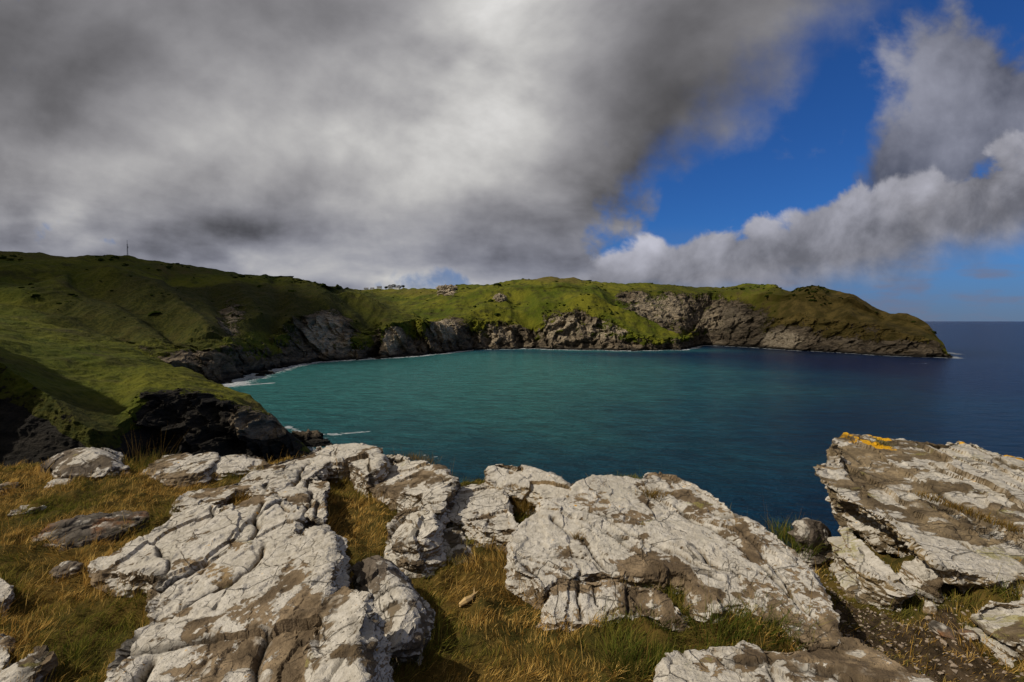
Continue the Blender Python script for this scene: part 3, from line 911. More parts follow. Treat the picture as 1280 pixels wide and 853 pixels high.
def make_rock(name, label, cat, outline, pl_pts, mat, depth=0.55, splay=0.08, shift=(0, 0), voxel=0.009, seed=1, rough=1.0, dome=0.0, smooth=2,
              cell=0.55, cell_dir=0.5, cell_stretch=1.8, step=0.02, cracks=(), strata=0.012, strata_n=(0.25, -0.1, 1.0), sfreq=16.0, orange=None, group=None,
              keep_turf=False, bare=()):
    r = np.random.default_rng(seed)
    pl = plane3(pl_pts)
    o = np.array(outline, float)
    q = on_plane(o[:, 0], o[:, 1], pl)
    if not keep_turf:
        ROCKS.append(q[:, :2].copy())
    # densify the outline and roughen it
    pts = []
    for a, b in zip(q, np.roll(q, -1, 0)):
        n = max(1, int(np.linalg.norm(b - a) / 0.05))
        for t in np.arange(n) / n:
            pts.append(a * (1 - t) + b * t)
    pts = np.array(pts)
    jit = np.stack([fbm(pts * 3.5 + seed, 3), fbm(pts * 3.5 + 50 + seed, 3)], 1)
    pts[:, :2] += jit * 0.022 * rough
    c = pts.mean(0)
    ring = []
    floor = GZ - depth
    for f, s in ((0.0, 0.0), (0.5, 0.55), (1.0, 1.0)):
        k = pts.copy()
        rad = k[:, :2] - c[:2]
        L = np.linalg.norm(rad, axis=1)[:, None] + 1e-6
        k[:, :2] += rad / L * splay * s + np.array(shift) * s
        k[:, 2] = pts[:, 2] * (1 - f) + floor * f
        ring.append(k)
    bm = bmesh.new()
    R_ = [[bm.verts.new(v) for v in k] for k in ring]
    n = len(pts)
    for a, b in zip(R_[:-1], R_[1:]):
        for i in range(n):
            bm.faces.new((a[i], b[i], b[(i + 1) % n], a[(i + 1) % n]))
    top = bm.faces.new(R_[0])
    bot = bm.faces.new(list(reversed(R_[-1])))
    bmesh.ops.triangulate(bm, faces=[top, bot])
    bmesh.ops.recalc_face_normals(bm, faces=bm.faces)
    me0 = bpy.data.meshes.new('tmp')
    bm.to_mesh(me0)
    bm.free()
    ob = bpy.data.objects.new('tmp', me0)
    COL.objects.link(ob)
    md = ob.modifiers.new('r', 'REMESH'); md.mode = 'VOXEL'; md.voxel_size = voxel
    if smooth:
        md = ob.modifiers.new('s', 'SMOOTH'); md.factor = 0.5; md.iterations = smooth
    dg = bpy.context.evaluated_depsgraph_get()
    ev = ob.evaluated_get(dg)
    me = bpy.data.meshes.new_from_object(ev)
    bpy.data.objects.remove(ob)
    bpy.data.meshes.remove(me0)
    nv = len(me.vertices)
    V = np.empty(nv * 3, np.float32); me.vertices.foreach_get('co', V); V = V.reshape(-1, 3).astype(float)
    N = np.empty(nv * 3, np.float32); me.vertices.foreach_get('normal', N); N = N.reshape(-1, 3).astype(float)
    up = sstep(N[:, 2], 0.35, 0.8)
    so = seed * 3.7
    crack = np.zeros(nv)
    if dome:
        dd = seg_dist(V[:, 0], V[:, 1], pts[:, :2], True)
        md_ = dd.max() + 1e-6
        V[:, 2] += up * dome * (1 - (1 - np.clip(dd / md_, 0, 1)) ** 2.0)
    warp = np.stack([fbm(V * 2.2 + so, 3), fbm(V * 2.2 + so + 30, 3), fbm(V * 2.2 + so + 60, 3)], 1)
    hl = 0.024 * rough * fbm(V * np.array([1.2, 1.2, 0.5]) + so, 3) + 0.012 * fbm(V * 6 + so + 5, 3)
    q_ = 0.016 * rough                     # thin sheets flaked off the top, leaving low sharp steps
    fl = hl / q_
    fr = fl - np.floor(fl)
    terr = (np.floor(fl) + sstep(fr, 0.80, 1.0)) * q_
    d = (terr * 0.75 + hl * 0.25) * (0.35 + 0.65 * up) + (0.002 + 0.004 * (1 - up)) * rough * fbm(V * 9.0 + so, 4, 0.6, ridged=True) + 0.003 * rough * fbm(V * 30 + so, 3, 0.6)
    d += (1 - up) * 0.030 * rough * fbm(V * np.array([3.0, 3.0, 7.0]) + so, 4, 0.6, ridged=True) - (1 - up) * 0.030 * rough
    # joint blocks standing a little proud of each other
    if step:
        ca, sa = math.cos(cell_dir), math.sin(cell_dir)
        W = V + warp * 0.05
        L = np.stack([(W[:, 0] * ca + W[:, 1] * sa) / cell_stretch, (-W[:, 0] * sa + W[:, 1] * ca), W[:, 2] * 0.6], 1)
        lo, hi = L.min(0), L.max(0)
        ns = int(max(3, min(80, (hi[0] - lo[0]) * (hi[1] - lo[1]) / cell ** 2 * 1.2)))
        sd = lo + r.random((ns, 3)) * (hi - lo)
        e, idx = vor_edges(L, sd)
        lift = r.normal(size=ns) * step
        tilt = r.normal(size=(ns, 2)) * step * 1.6
        loc = L[:, :2] - sd[idx, :2]
        d += lift[idx] * 0.8 + (loc * tilt[idx]).sum(1) * 0.5
        vis = (perlin(V * 1.7 + so + 9) > -0.12)
        cr = np.exp(-(e / 0.012) ** 2) * vis
        d -= 0.028 * cr * up
        crack = np.maximum(crack, cr * 0.9)
        # finer joints
        ns2 = int(min(240, ns * 6))
        sd2 = lo + r.random((ns2, 3)) * (hi - lo)
        e2, idx2 = vor_edges(L + warp * 0.05, sd2)
        l2 = r.normal(size=ns2) * step * 0.45
        d += l2[idx2]
        vis2 = perlin(V * 2.6 + so + 21) > 0.22
        cr2 = np.exp(-(e2 / 0.007) ** 2) * vis2
        d -= 0.012 * cr2
        crack = np.maximum(crack, cr2 * 0.5)
    # bedding: thin layers of different strength
    if strata:
        sn = np.array(strata_n, float); sn /= np.linalg.norm(sn)
        s = (V + warp * 0.04) @ sn * sfreq
        lay = np.floor(s).astype(int)
        hsh = _perm[lay & 255] / 255.0
        hs2 = _perm[(lay + 1) & 255] / 255.0
        f = sstep(s - lay, 0.7, 1.0)
        d += strata * ((hsh * (1 - f) + hs2 * f) * 2 - 1) * (0.04 + 1.5 * (1 - up))
    V2 = V + N * d[:, None]
    for cpts, w, dep in cracks:
        cp = np.array(cpts, float)
        cq = on_plane(cp[:, 0], cp[:, 1], pl)
        dd = seg_dist(V[:, 0] + warp[:, 0] * 0.05, V[:, 1] + warp[:, 1] * 0.05, cq[:, :2])
        k = np.exp(-(dd / (w * 0.45))) * up
        V2[:, 2] -= k * dep
        crack = np.maximum(crack, np.clip(k * 1.4 - 0.3, 0, 1))
    base = np.array([c[0], c[1], floor])
    me.vertices.foreach_set('co', (V2 - base).astype(np.float32).ravel())
    me.polygons.foreach_set('use_smooth', np.zeros(len(me.polygons), bool))
    me.update()
    me.materials.clear()
    me.materials.append(mat)
    me.name = name
    add_attr(me, 'crack', crack)
    vpx, vpy = to_px(V)
    add_attr(me, 'bare', blobs(vpx, vpy, bare) * up if bare else np.zeros(nv))
    og = np.zeros(nv)
    if orange:
        for pxl, w in orange:
            cp = np.array(pxl, float)
            cq = on_plane(cp[:, 0], cp[:, 1], pl)
            og = np.maximum(og, 0.9 * np.exp(-(seg_dist(V[:, 0], V[:, 1], cq[:, :2]) / w) ** 2))
    add_attr(me, 'orange', og)
    ob = link(name, me, loc=base)
    tag(ob, label, cat, group or GR, 'thing')
    return ob


M_WHITE = rock_mat('rock_white_lichen', 0.70, yellow=0.28, tone=(1.60, 1.46, 1.24))
M_MID = rock_mat('rock_mixed_lichen', 0.56, yellow=0.45, tone=(1.45, 1.34, 1.15))
M_BARE = rock_mat('rock_sparse_lichen', 0.30, yellow=0.35, tone=(0.95, 0.95, 1.0))
M_RUST = rock_mat('rock_rusty_slate', 0.05, yellow=0.1, rust=0.8, tone=(0.8, 0.85, 0.95))
fa, fb = at_z(1080, 575, GZ + 0.4), at_z(1280, 663, GZ + 0.3)
F_DIR = math.atan2(fb[1] - fa[1], fb[0] - fa[0])
M_SLATE = rock_mat('rock_bedded_slate', 0.62, stretch=F_DIR, yellow=0.85, tone=(1.6, 1.5, 1.25), white=0.95)
ea, eb = at_z(720, 610, GZ + 0.3), at_z(1000, 760, GZ + 0.2)
E_DIR = math.atan2(eb[1] - ea[1], eb[0] - ea[0])
da, db = at_z(390, 600, GZ + 0.2), at_z(200, 800, GZ + 0.2)
D_DIR = math.atan2(db[1] - da[1], db[0] - da[0])

make_rock('rock_slab', 'largest pale slab at the lower left, broad top cracked and blotched with brown bare patches', 'rock',
          [(125, 700), (129, 714), (159, 714), (189, 713), (206, 719), (197, 753), (182, 780), (163, 802), (143, 830), (130, 875), (150, 930), (300, 950), (420, 930), (420, 860),
           (410, 800), (401, 768), (410, 735), (420, 697), (419, 672), (394, 661), (375, 672), (371, 652), (368, 640), (348, 620), (333, 622), (303, 627), (272, 631), (257, 629), (223, 641), (189, 670), (159, 686)],
          [(130, 705, 0.10), (420, 690, 0.34), (300, 860, 0.24)], M_WHITE, depth=0.5, splay=0.12, seed=3, bare=[(257, 715, 52, 24, 1), (261, 805, 42, 42, 1), (314, 780, 36, 36, .9), (303, 684, 24, 14, .9), (352, 840, 60, 34, .9), (401, 810, 34, 40, .8), (225, 760, 14, 14, .7), (380, 720, 22, 18, .5)], cell=0.5, cell_dir=D_DIR, cell_stretch=2.6, step=0.022,
          cracks=[([(333, 626), (318, 655), (309, 672)], 0.025, 0.07), ([(333, 676), (322, 695), (300, 715), (290, 724)], 0.03, 0.07), ([(262, 632), (256, 652)], 0.02, 0.05), ([(350, 625), (373, 640)], .02, .05),
                  ([(290, 724), (250, 745), (210, 770)], 0.018, 0.035), ([(335, 785), (325, 815), (315, 853)], 0.03, 0.06), ([(190, 822), (178, 853)], 0.04, 0.09)])
make_rock('rock_block', 'pale block with dark sheer right face at the bottom, right of the largest slab', 'rock',
          [(403, 754), (423, 733), (442, 732), (460, 744), (458, 765), (452, 800), (448, 860), (440, 930), (400, 930), (402, 860), (398, 790)],
          [(405, 756, 0.38), (458, 745, 0.46), (440, 870, 0.42)], M_MID, depth=0.5, splay=0.03, shift=(0.16, -0.02), seed=5, cell=0.4, step=0.02, cell_dir=D_DIR)
make_rock('rock_slab', 'long pale slab climbing behind the largest slab up to the cliff edge', 'rock',
          [(211, 633), (227, 619), (242, 611), (288, 606), (314, 588), (341, 577), (371, 568), (397, 559), (420, 555), (445, 556), (468, 560), (478, 571), (473, 584), (458, 594), (445, 584), (432, 574),
           (407, 579), (396, 590), (411, 606), (405, 627), (401, 648), (384, 641), (363, 632), (347, 617), (338, 611), (295, 612), (272, 627), (245, 631)],
          [(215, 632, 0.07), (400, 640, 0.20), (440, 560, 0.20)], M_WHITE, depth=0.7, seed=7, cell=0.5, cell_dir=D_DIR, cell_stretch=2.0, step=0.025,
          cracks=[([(383, 577), (372, 600), (368, 606)], 0.03, 0.07), ([(352, 622), (385, 634)], 0.02, 0.05), ([(395, 605), (385, 625), (378, 640)], 0.025, 0.06)])
make_rock('rock', 'pale broken rock at the cliff edge, dry grass on its left', 'rock',
          [(460, 604), (487, 579), (481, 568), (498, 566), (517, 575), (540, 577), (549, 587), (565, 600), (555, 621), (546, 638), (532, 627), (525, 621), (491, 615), (468, 609)],
          [(465, 605, 0.10), (550, 630, 0.24), (500, 567, 0.16)], M_MID, depth=0.7, seed=9, cell=0.35, cell_dir=0.3, step=0.03)
make_rock('rock_block', 'tilted pale block with shaded right side in the turf between the two big slabs', 'rock',
          [(481, 664), (502, 637), (530, 628), (543, 640), (546, 658), (534, 668), (515, 678), (497, 684), (483, 680)],
          [(485, 672, 0.12), (530, 629, 0.24), (540, 665, 0.26)], M_MID, depth=0.4, splay=0.07, seed=11, cell=0.35, step=0.025, cell_dir=0.9)
make_rock('boulder', 'dark boulder with white lichen flecks, right of the block with the sheer dark face', 'boulder',
          [(445, 704), (468, 705), (498, 715), (525, 742), (541, 766), (536, 786), (520, 797), (495, 797), (482, 780), (470, 755), (455, 734)],
          [(450, 706, 0.20), (540, 765, 0.10), (485, 785, 0.14)], M_BARE, depth=0.4, splay=0.05, dome=0.09, seed=13, smooth=10, cell=0.4, step=0.018)
make_rock('rock', 'small ribbed grey rock sunk in the turf below the middle slab', 'rock',
          [(558, 664), (570, 662), (582, 681), (583, 706), (572, 702), (562, 688)], [(560, 665, 0.06), (582, 690, 0.05), (565, 690, 0.03)], M_BARE, depth=0.3, seed=15, voxel=0.01, step=0.012, cell=0.2)
make_rock('rock_slab', 'smooth pale middle slab at the edge, left of the grassy notch', 'rock',
          [(557, 637), (559, 613), (578, 606), (606, 603), (627, 602), (637, 621), (642, 644), (647, 660), (612, 660), (589, 652), (567, 647)],
          [(560, 640, 0.14), (642, 655, 0.17), (600, 604, 0.20)], M_WHITE, depth=0.7, seed=17, cell=0.5, cell_dir=0.4, step=0.018)
make_rock('rock', 'pointed grey rock rising at the cliff edge behind the grassy notch', 'rock',
          [(614, 600), (612, 587), (620, 575), (642, 577), (672, 587), (699, 598), (716, 611), (712, 624), (680, 621), (660, 612), (641, 606), (633, 610)],
          [(615, 600, 0.22), (620, 576, 0.30), (712, 622, 0.20)], M_MID, depth=0.8, seed=19, cell=0.35, cell_dir=E_DIR, step=0.03)
make_rock('rock_slab', 'huge pale slab in the middle sloping down to the right towards the dirt path', 'rock',
          [(637, 693), (638, 667), (657, 648), (676, 640), (678, 626), (714, 624), (720, 604), (741, 594), (778, 592), (800, 597), (808, 588), (838, 592), (872, 609), (902, 625), (932, 647), (963, 666), (989, 685),
           (1012, 704), (1023, 727), (1042, 776), (1052, 808), (1012, 803), (998, 795), (963, 773), (929, 756), (895, 757), (876, 752), (858, 722), (823, 715), (800, 717), (778, 715), (740, 719), (703, 721), (690, 723), (680, 734), (661, 719), (642, 712)],
          [(640, 690, 0.14), (815, 590, 0.34), (1040, 790, 0.06)], M_WHITE, depth=0.75, splay=0.10, seed=21, bare=[(741, 628, 42, 20, 1), (794, 648, 34, 14, 1), (970, 745, 60, 60, .9), (1035, 760, 40, 70, 1), (895, 643, 50, 40, .7), (1004, 708, 40, 40, .7), (950, 690, 60, 50, .55), (700, 690, 20, 14, .7)], cell=0.5, cell_dir=E_DIR, cell_stretch=2.8, step=0.018, voxel=0.010,
          cracks=[([(760, 650), (830, 690), (900, 730)], 0.02, 0.04), ([(868, 690), (880, 705), (893, 716)], 0.03, 0.06), ([(690, 650), (740, 690), (760, 715)], 0.018, 0.04), ([(900, 640), (960, 700), (1010, 770)], 0.02, 0.04),
                  ([(850, 630), (920, 680), (985, 740), (1030, 790)], 0.025, 0.035), ([(640, 690), (700, 690), (740, 700)], .015, .03), ([(720, 640), (800, 655)], 0.015, 0.03)])
make_rock('rock_slab', 'low pale slab cracked into blocks, in the turf below the huge slab', 'rock',
          [(682, 754), (691, 735), (714, 724), (756, 722), (782, 731), (806, 732), (826, 742), (856, 756), (850, 771), (828, 771), (778, 769), (741, 777), (714, 776), (690, 768)],
          [(685, 755, 0.08), (850, 765, 0.07), (756, 723, 0.15)], M_WHITE, depth=0.4, seed=23, bare=[(765, 764, 90, 14, 1)], cell=0.28, cell_dir=1.3, step=0.02, voxel=0.009,
          cracks=[([(723, 725), (725, 750), (722, 770)], 0.015, 0.05), ([(741, 726), (748, 752)], 0.013, 0.04), ([(785, 733), (800, 755)], .013, .04)])
make_rock('rock_slab', 'pale slab cut by the bottom edge of the view, right of the tall green grass', 'rock',
          [(832, 826), (842, 812), (876, 804), (914, 803), (925, 797), (970, 804), (1008, 803), (1042, 798), (1065, 796), (1103, 810), (1125, 824), (1148, 840), (1167, 854), (1190, 890), (1100, 950), (950, 960), (850, 940), (835, 870)],
          [(835, 826, 0.12), (1060, 797, 0.12), (1000, 900, 0.20)], M_WHITE, depth=0.4, seed=25, bare=[(891, 829, 30, 22, 1), (934, 820, 22, 24, .9), (1012, 835, 40, 26, 1), (1120, 840, 30, 30, .9)], cell=0.34, cell_dir=E_DIR, cell_stretch=1.6, step=0.02, voxel=0.009,
          cracks=[([(1000, 805), (1040, 835), (1060, 870)], 0.018, 0.05), ([(900, 806), (930, 850)], 0.016, 0.04), ([(965, 806), (975, 850)], .013, .03)])
make_rock('rock_outcrop', 'big bedded slate outcrop at the right with orange lichen on its overhanging tip', 'rock',
          [(1033, 556), (1042, 547), (1065, 544), (1103, 546), (1140, 549), (1178, 553), (1212, 551), (1239, 560), (1280, 570), (1460, 600), (1500, 760), (1380, 745), (1280, 722), (1250, 727), (1228, 719), (1175, 708),
           (1150, 682), (1137, 672), (1103, 647), (1065, 625), (1027, 602), (1012, 582), (1031, 574)],
          [(1228, 719, 0.12), (1042, 547, 0.52), (1280, 572, 0.36)], M_SLATE, depth=0.7, splay=0.0, shift=(0.55, 0.05), seed=27, cell=0.3, cell_dir=F_DIR, cell_stretch=5.0, step=0.035, voxel=0.009,
          strata=0.028, strata_n=(0.2, -0.35, 1.0), sfreq=14, rough=1.2,
          cracks=[([(1150, 612), (1200, 634), (1290, 668)], 0.06, 0.07), ([(1100, 580), (1180, 610), (1300, 650)], 0.025, 0.04), ([(1200, 668), (1240, 690)], 0.02, 0.05)],
          orange=[([(1052, 545), (1075, 550), (1108, 562)], 0.085), ([(1090, 546), (1110, 550)], 0.05), ([(1200, 552), (1212, 554)], 0.03), ([(1255, 565), (1290, 575)], 0.028)])
make_rock('rock_ledge', 'broken pale ledge at the right edge of the view below the big slate outcrop', 'rock',
          [(1209, 762), (1228, 741), (1254, 742), (1280, 733), (1420, 760), (1420, 850), (1300, 808), (1247, 788)],
          [(1212, 762, 0.04), (1280, 735, 0.10), (1300, 800, 0.06)], M_SLATE, depth=0.5, seed=29, cell=0.25, cell_dir=F_DIR, cell_stretch=3, step=0.03, voxel=0.009, strata=0.02)
make_rock('rock', 'narrow pale slab lying under the overhang beside the dirt path', 'rock',
          [(1061, 660), (1051, 663), (1058, 682), (1068, 697), (1082, 715), (1114, 730), (1129, 722), (1096, 693), (1072, 671)],
          [(1055, 664, 0.14), (1080, 714, 0.02), (1128, 722, 0.05)], M_SLATE, depth=0.5, seed=31, cell=0.25, step=0.02, voxel=0.009, strata=0.02)
make_rock('rock', 'flat whitish stone lying alone in the turf at the foot of the overhang', 'rock',
          [(1126, 708), (1148, 695), (1164, 704), (1177, 716), (1173, 728), (1152, 722)], [(1126, 708, 0.04), (1148, 695, 0.08), (1172, 727, 0.04)], M_WHITE, depth=0.3, seed=33, voxel=0.01, cell=0.3, step=0.01)
make_rock('boulder', 'rounded grey boulder on the brink in the gap over the sea', 'boulder',
          [(995, 655), (1004, 650), (1020, 654), (1043, 665), (1034, 678), (1014, 686), (1000, 676)], [(996, 655, 0.10), (1043, 665, 0.02), (1012, 686, -0.03)], M_BARE, depth=0.5, dome=0.10, seed=35, smooth=12, voxel=0.009, cell=0.5, step=0.01)
make_rock('boulder', 'rounded dark grey boulder at the back left, half in shade before the ravine', 'boulder',
          [(54, 580), (68, 572), (95, 566), (125, 564), (146, 568), (156, 584), (140, 590), (110, 592), (80, 593)], [(54, 580, 0.08), (156, 584, 0.08), (110, 566, 0.10)], M_BARE, depth=0.5, dome=0.13, seed=37, smooth=12, cell=0.4, step=0.018)
make_rock('rock', 'flat white rock with a mossy patch, left of two low rocks at the back', 'rock',
          [(176, 593), (190, 580), (204, 570), (223, 567), (271, 569), (272, 576), (252, 590), (230, 596), (212, 598)], [(178, 593, 0.04), (271, 570, 0.12), (212, 597, 0.06)], M_MID, depth=0.5, seed=39, cell=0.4, step=0.02)
make_rock('rock', 'flat white rock tinged yellow green, right of two low rocks at the back', 'rock',
          [(253, 590), (272, 573), (303, 568), (330, 576), (333, 580), (307, 587), (280, 591)], [(255, 590, 0.05), (303, 568, 0.12), (332, 579, 0.08)], M_MID, depth=0.5, dome=0.03, seed=41, cell=0.4, step=0.015)
make_rock('rock_slab', 'flat rusty brown slate slab in the turf at the left', 'rock',
          [(45, 671), (60, 660), (76, 652), (125, 641), (160, 639), (178, 641), (172, 651), (148, 662), (114, 672), (87, 679), (57, 678)], [(48, 671, 0.04), (178, 641, 0.06), (87, 678, 0.03)], M_RUST, depth=0.3, dome=0.04, seed=43, smooth=8, cell=0.8, step=0.008)
make_rock('rock', 'pale rock with a shaded left face in the bottom left corner', 'rock',
          [(9, 849), (26, 825), (57, 803), (62, 818), (40, 842), (24, 862)], [(10, 849, 0.06), (57, 803, 0.10), (40, 842, 0.10)], M_MID, depth=0.3, seed=45, voxel=0.009, cell=0.3, step=0.012)
make_rock('rock', 'white rock cut by the left edge of the view, beside the turf', 'rock',
          [(-30, 716), (2, 719), (15, 727), (15, 741), (4, 750), (-30, 752)], [(0, 719, 0.08), (15, 740, 0.08), (-30, 750, 0.08)], M_WHITE, depth=0.3, seed=47, voxel=0.009, cell=0.3, step=0.012)
make_rock('rock', 'grey rock low at the left edge above the bottom corner', 'rock',
          [(-40, 790), (4, 796), (12, 806), (12, 822), (-6, 846), (-40, 850)], [(0, 796, 0.05), (12, 820, 0.05), (-40, 850, 0.06)], M_MID, depth=0.3, seed=49, voxel=0.009, cell=0.3, step=0.012)
make_rock('rock', 'sliver of white stone at the left edge, farthest of the flat stones in turf', 'rock',
          [(-12, 606), (8, 603), (20, 606), (8, 611), (-12, 613)], [(-10, 606, 0.03), (20, 606, 0.03), (0, 612, 0.02)], M_WHITE, depth=0.2, seed=51, cell=0.3, step=0.008, voxel=0.009)
make_rock('rock', 'small white stone flat in the turf before the rounded dark boulder', 'rock',
          [(60, 604), (70, 600), (82, 601), (79, 607), (66, 608)], [(60, 604, 0.03), (82, 601, 0.03), (70, 608, 0.02)], M_WHITE, depth=0.2, seed=53, cell=0.3, step=0.008, voxel=0.009)
make_rock('rock', 'thin pale stone in the turf above the rusty slab', 'rock',
          [(18, 636), (34, 630), (53, 628), (50, 633), (30, 639)], [(18, 636, 0.03), (53, 628, 0.04), (30, 639, 0.02)], M_WHITE, depth=0.2, seed=55, cell=0.3, step=0.008, voxel=0.009)
make_rock('rock', 'low brown stone half buried in turf under the rusty slab', 'rock',
          [(70, 709), (84, 705), (97, 707), (92, 715), (76, 717)], [(70, 709, 0.03), (97, 707, 0.03), (76, 716, 0.01)], M_BARE, depth=0.2, seed=57, cell=0.3, step=0.008, voxel=0.009)

# ------------------------------------------------------------------ turf: matted grass, one mass
def blade_mesh(name, root, length, width, lean, curl, col, seed=0):
    """root (n,3); lean = horizontal direction (n,2) with its strength; two tapered segments and a tip"""
    r = np.random.default_rng(seed)
    n = len(root)
    side = r.normal(size=(n, 2)); side /= np.linalg.norm(side, axis=1)[:, None]
    w = (width * 0.5)[:, None]
    s3 = np.concatenate([side * w, np.zeros((n, 1))], 1)
    ln = np.linalg.norm(lean, axis=1)
    upz = 1.0 / np.sqrt(1 + ln ** 2)
    d0 = np.concatenate([lean * upz[:, None], upz[:, None]], 1)
    lean2 = lean * (1 + curl)[:, None]
    up2 = 1.0 / np.sqrt(1 + (ln * (1 + curl)) ** 2)
    d1 = np.concatenate([lean2 * up2[:, None], up2[:, None] * np.where(curl > 1.6, -0.2, 1.0)[:, None]], 1)
    L = length[:, None]
    m = root + d0 * L * 0.5
    t = m + d1 * L * 0.5
    V = np.stack([root - s3, root + s3, m - s3 * 0.8, m + s3 * 0.8, t], 1).reshape(-1, 3)
    k = np.arange(n)[:, None] * 5
    F = np.concatenate([k + np.array([[0, 1, 3]]), k + np.array([[0, 3, 2]]), k + np.array([[2, 3, 4]])], 0)
    me = new_mesh(name, V, F, M_BLADE, smooth=False)
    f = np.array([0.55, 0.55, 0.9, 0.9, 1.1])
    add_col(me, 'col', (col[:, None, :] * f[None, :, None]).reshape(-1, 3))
    return me


def on_rock(x, y, inset):
    m = np.zeros(len(x), bool)
    for q in ROCKS:
        lo, hi = q.min(0), q.max(0)
        k = (x > lo[0]) & (x < hi[0]) & (y > lo[1]) & (y < hi[1])
        if not k.any(): continue
        idx = np.nonzero(k)[0]
        ins = in_poly(x[idx], y[idx], q)
        idx = idx[ins]
        if len(idx):
            idx = idx[seg_dist(x[idx], y[idx], q, True) > inset]
            m[idx] = True
    return m


def turf_col(x, y, r):
    n = len(x)
    p = np.stack([x, y, 0 * x], 1)
    g1 = fbm(p * 1.15 + 3, 3) + 0.25 * fbm(p * 6.0, 2)
    px, py = to_px(np.stack([x, y, 0 * x + GZ], 1))
    g1 += blobs(px, py, [(480, 650, 70, 60, 0.45), (830, 820, 130, 60, 0.6), (100, 800, 80, 60, 0.35), (600, 690, 60, 60, 0.25), (150, 770, 60, 40, .2), (440, 615, 40, 30, .2)])
    g1 -= blobs(px, py, [(640, 760, 100, 60, 0.45), (130, 720, 120, 50, 0.25), (150, 610, 160, 25, 0.35)])
    green = sstep(g1 + r.normal(size=n) * 0.22, -0.15, 0.50)[:, None]
    straw = np.array([0.56, 0.36, 0.105]); ochre = np.array([0.31, 0.175, 0.038]); brown = np.array([0.075, 0.045, 0.014])
    gA = np.array([0.150, 0.135, 0.024]); gB = np.array([0.045, 0.058, 0.008])
    g2 = fbm(p * 11.0 + 40, 3)[:, None]
    k = np.clip(r.random((n, 1)) - 0.75 * g2, 0, 1); k2 = np.clip(r.random((n, 1)) + 0.5 * g2, 0, 1)
    dry = np.where(k < 0.27, straw, np.where(k < 0.72, ochre, brown))
    gr = np.where(k2 < 0.6, gA, gB)
    return (dry * (1 - green) + gr * green) * 1.45


r = np.random.default_rng(77)
N0 = 2000000
y = r.uniform(1.25, 6.9, N0)
x = r.uniform(-1.35, 1.35, N0) * (y + 1.2)
keep = r.random(N0) < np.minimum(1.0, (2.3 / y) ** 0.9) * (y / 6.9)
x, y = x[keep], y[keep]
clump = fbm(np.stack([x * 9, y * 9, 0 * x], 1), 2)
soilm = in_poly(x, y, SOIL)
keep = r.random(len(x)) < np.where(soilm, 0.50, 0.62 + 0.5 * clump)
x, y = x[keep], y[keep]
keep = ~on_rock(x, y, 0.03)
x, y = x[keep], y[keep]
z = ground_z(x, y)
keep = z > GZ - 1.6
x, y, z = x[keep], y[keep], z[keep]
n = len(x)
cl = fbm(np.stack([x * 7, y * 7, 0 * x + 3], 1), 2)
ang = fbm(np.stack([x * 2.2, y * 2.2, 0 * x], 1), 3) * 3.0 + 0.4 + r.normal(size=n) * 0.75
strength = np.abs(r.normal(0.9, 0.5, n))
lean = np.stack([np.cos(ang), np.sin(ang)], 1) * strength[:, None]
length = np.clip(0.046 + 0.040 * cl + r.normal(size=n) * 0.012, 0.012, 0.13)
near = np.zeros(n, bool)
for q in ROCKS:
    lo_, hi_ = q.min(0) - 0.12, q.max(0) + 0.12
    k = np.nonzero((x > lo_[0]) & (x < hi_[0]) & (y > lo_[1]) & (y < hi_[1]))[0]
    if len(k):
        near[k[seg_dist(x[k], y[k], q, True) < 0.10]] = True
length = np.where(near, length * r.uniform(1.2, 2.1, n), length)
tall = r.random(n) < 0.009
length = np.where(in_poly(x, y, SOIL), length * 0.6, length)
length = np.where(tall, length + r.uniform(0.04, 0.14, n), length)
lean[tall] *= 0.4
width = r.uniform(0.0018, 0.0036, n) * (0.7 + y * 0.12)
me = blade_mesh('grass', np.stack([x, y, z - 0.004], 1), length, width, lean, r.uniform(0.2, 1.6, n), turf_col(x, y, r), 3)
tag(link('grass', me), kind='stuff')
print('blades', n)

# ------------------------------------------------------------------ tufts one can tell apart
STRAW = np.array([[0.34, 0.21, 0.055], [0.22, 0.125, 0.028], [0.15, 0.105, 0.022]])
GREEN = np.array([[0.060, 0.085, 0.012], [0.10, 0.12, 0.018], [0.19, 0.165, 0.035]])


def tuft(label, px, py, h, n, rad, ln, pal, seed, along=None, lean0=(0.1, 0.0), spread=0.55, wid=0.004, stems=0):
    """clump of long blades; along = second seen point when the tuft is drawn out along a joint"""
    r = np.random.default_rng(seed)
    b = at_z(px, py, GZ + h)
    c = np.tile(b, (n, 1))
    if along:
        b2 = at_z(along[0], along[1], GZ + along[2])
        c = b + r.random((n, 1)) * (b2 - b)
    off = np.clip(r.normal(size=(n, 2)), -1.7, 1.7) * rad * 0.5
    c[:, :2] += off
    c[:, 2] -= 0.02
    L = np.clip(r.normal(ln, ln * 0.25, n), ln * 0.35, ln * 1.6)
    lean = np.array(lean0) + r.normal(size=(n, 2)) * spread * 0.6 + off / max(rad, 1e-3) * spread * 0.6
    k = r.integers(0, len(pal), n)
    col = pal[k] * r.uniform(0.7, 1.25, (n, 1))
    w = r.uniform(0.6, 1.2, n) * wid
    if stems:
        L[:stems] *= r.uniform(1.7, 2.5, stems); lean[:stems] *= 0.45; w[:stems] *= 0.6; col[:stems] = STRAW[0] * 0.8
    loc = c - b
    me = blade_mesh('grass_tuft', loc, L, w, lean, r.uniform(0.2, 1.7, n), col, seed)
    o = link('grass_tuft', me, loc=b)
    tag(o, label, 'grass tuft', 'grass tufts among the rocks', 'thing')
    return o


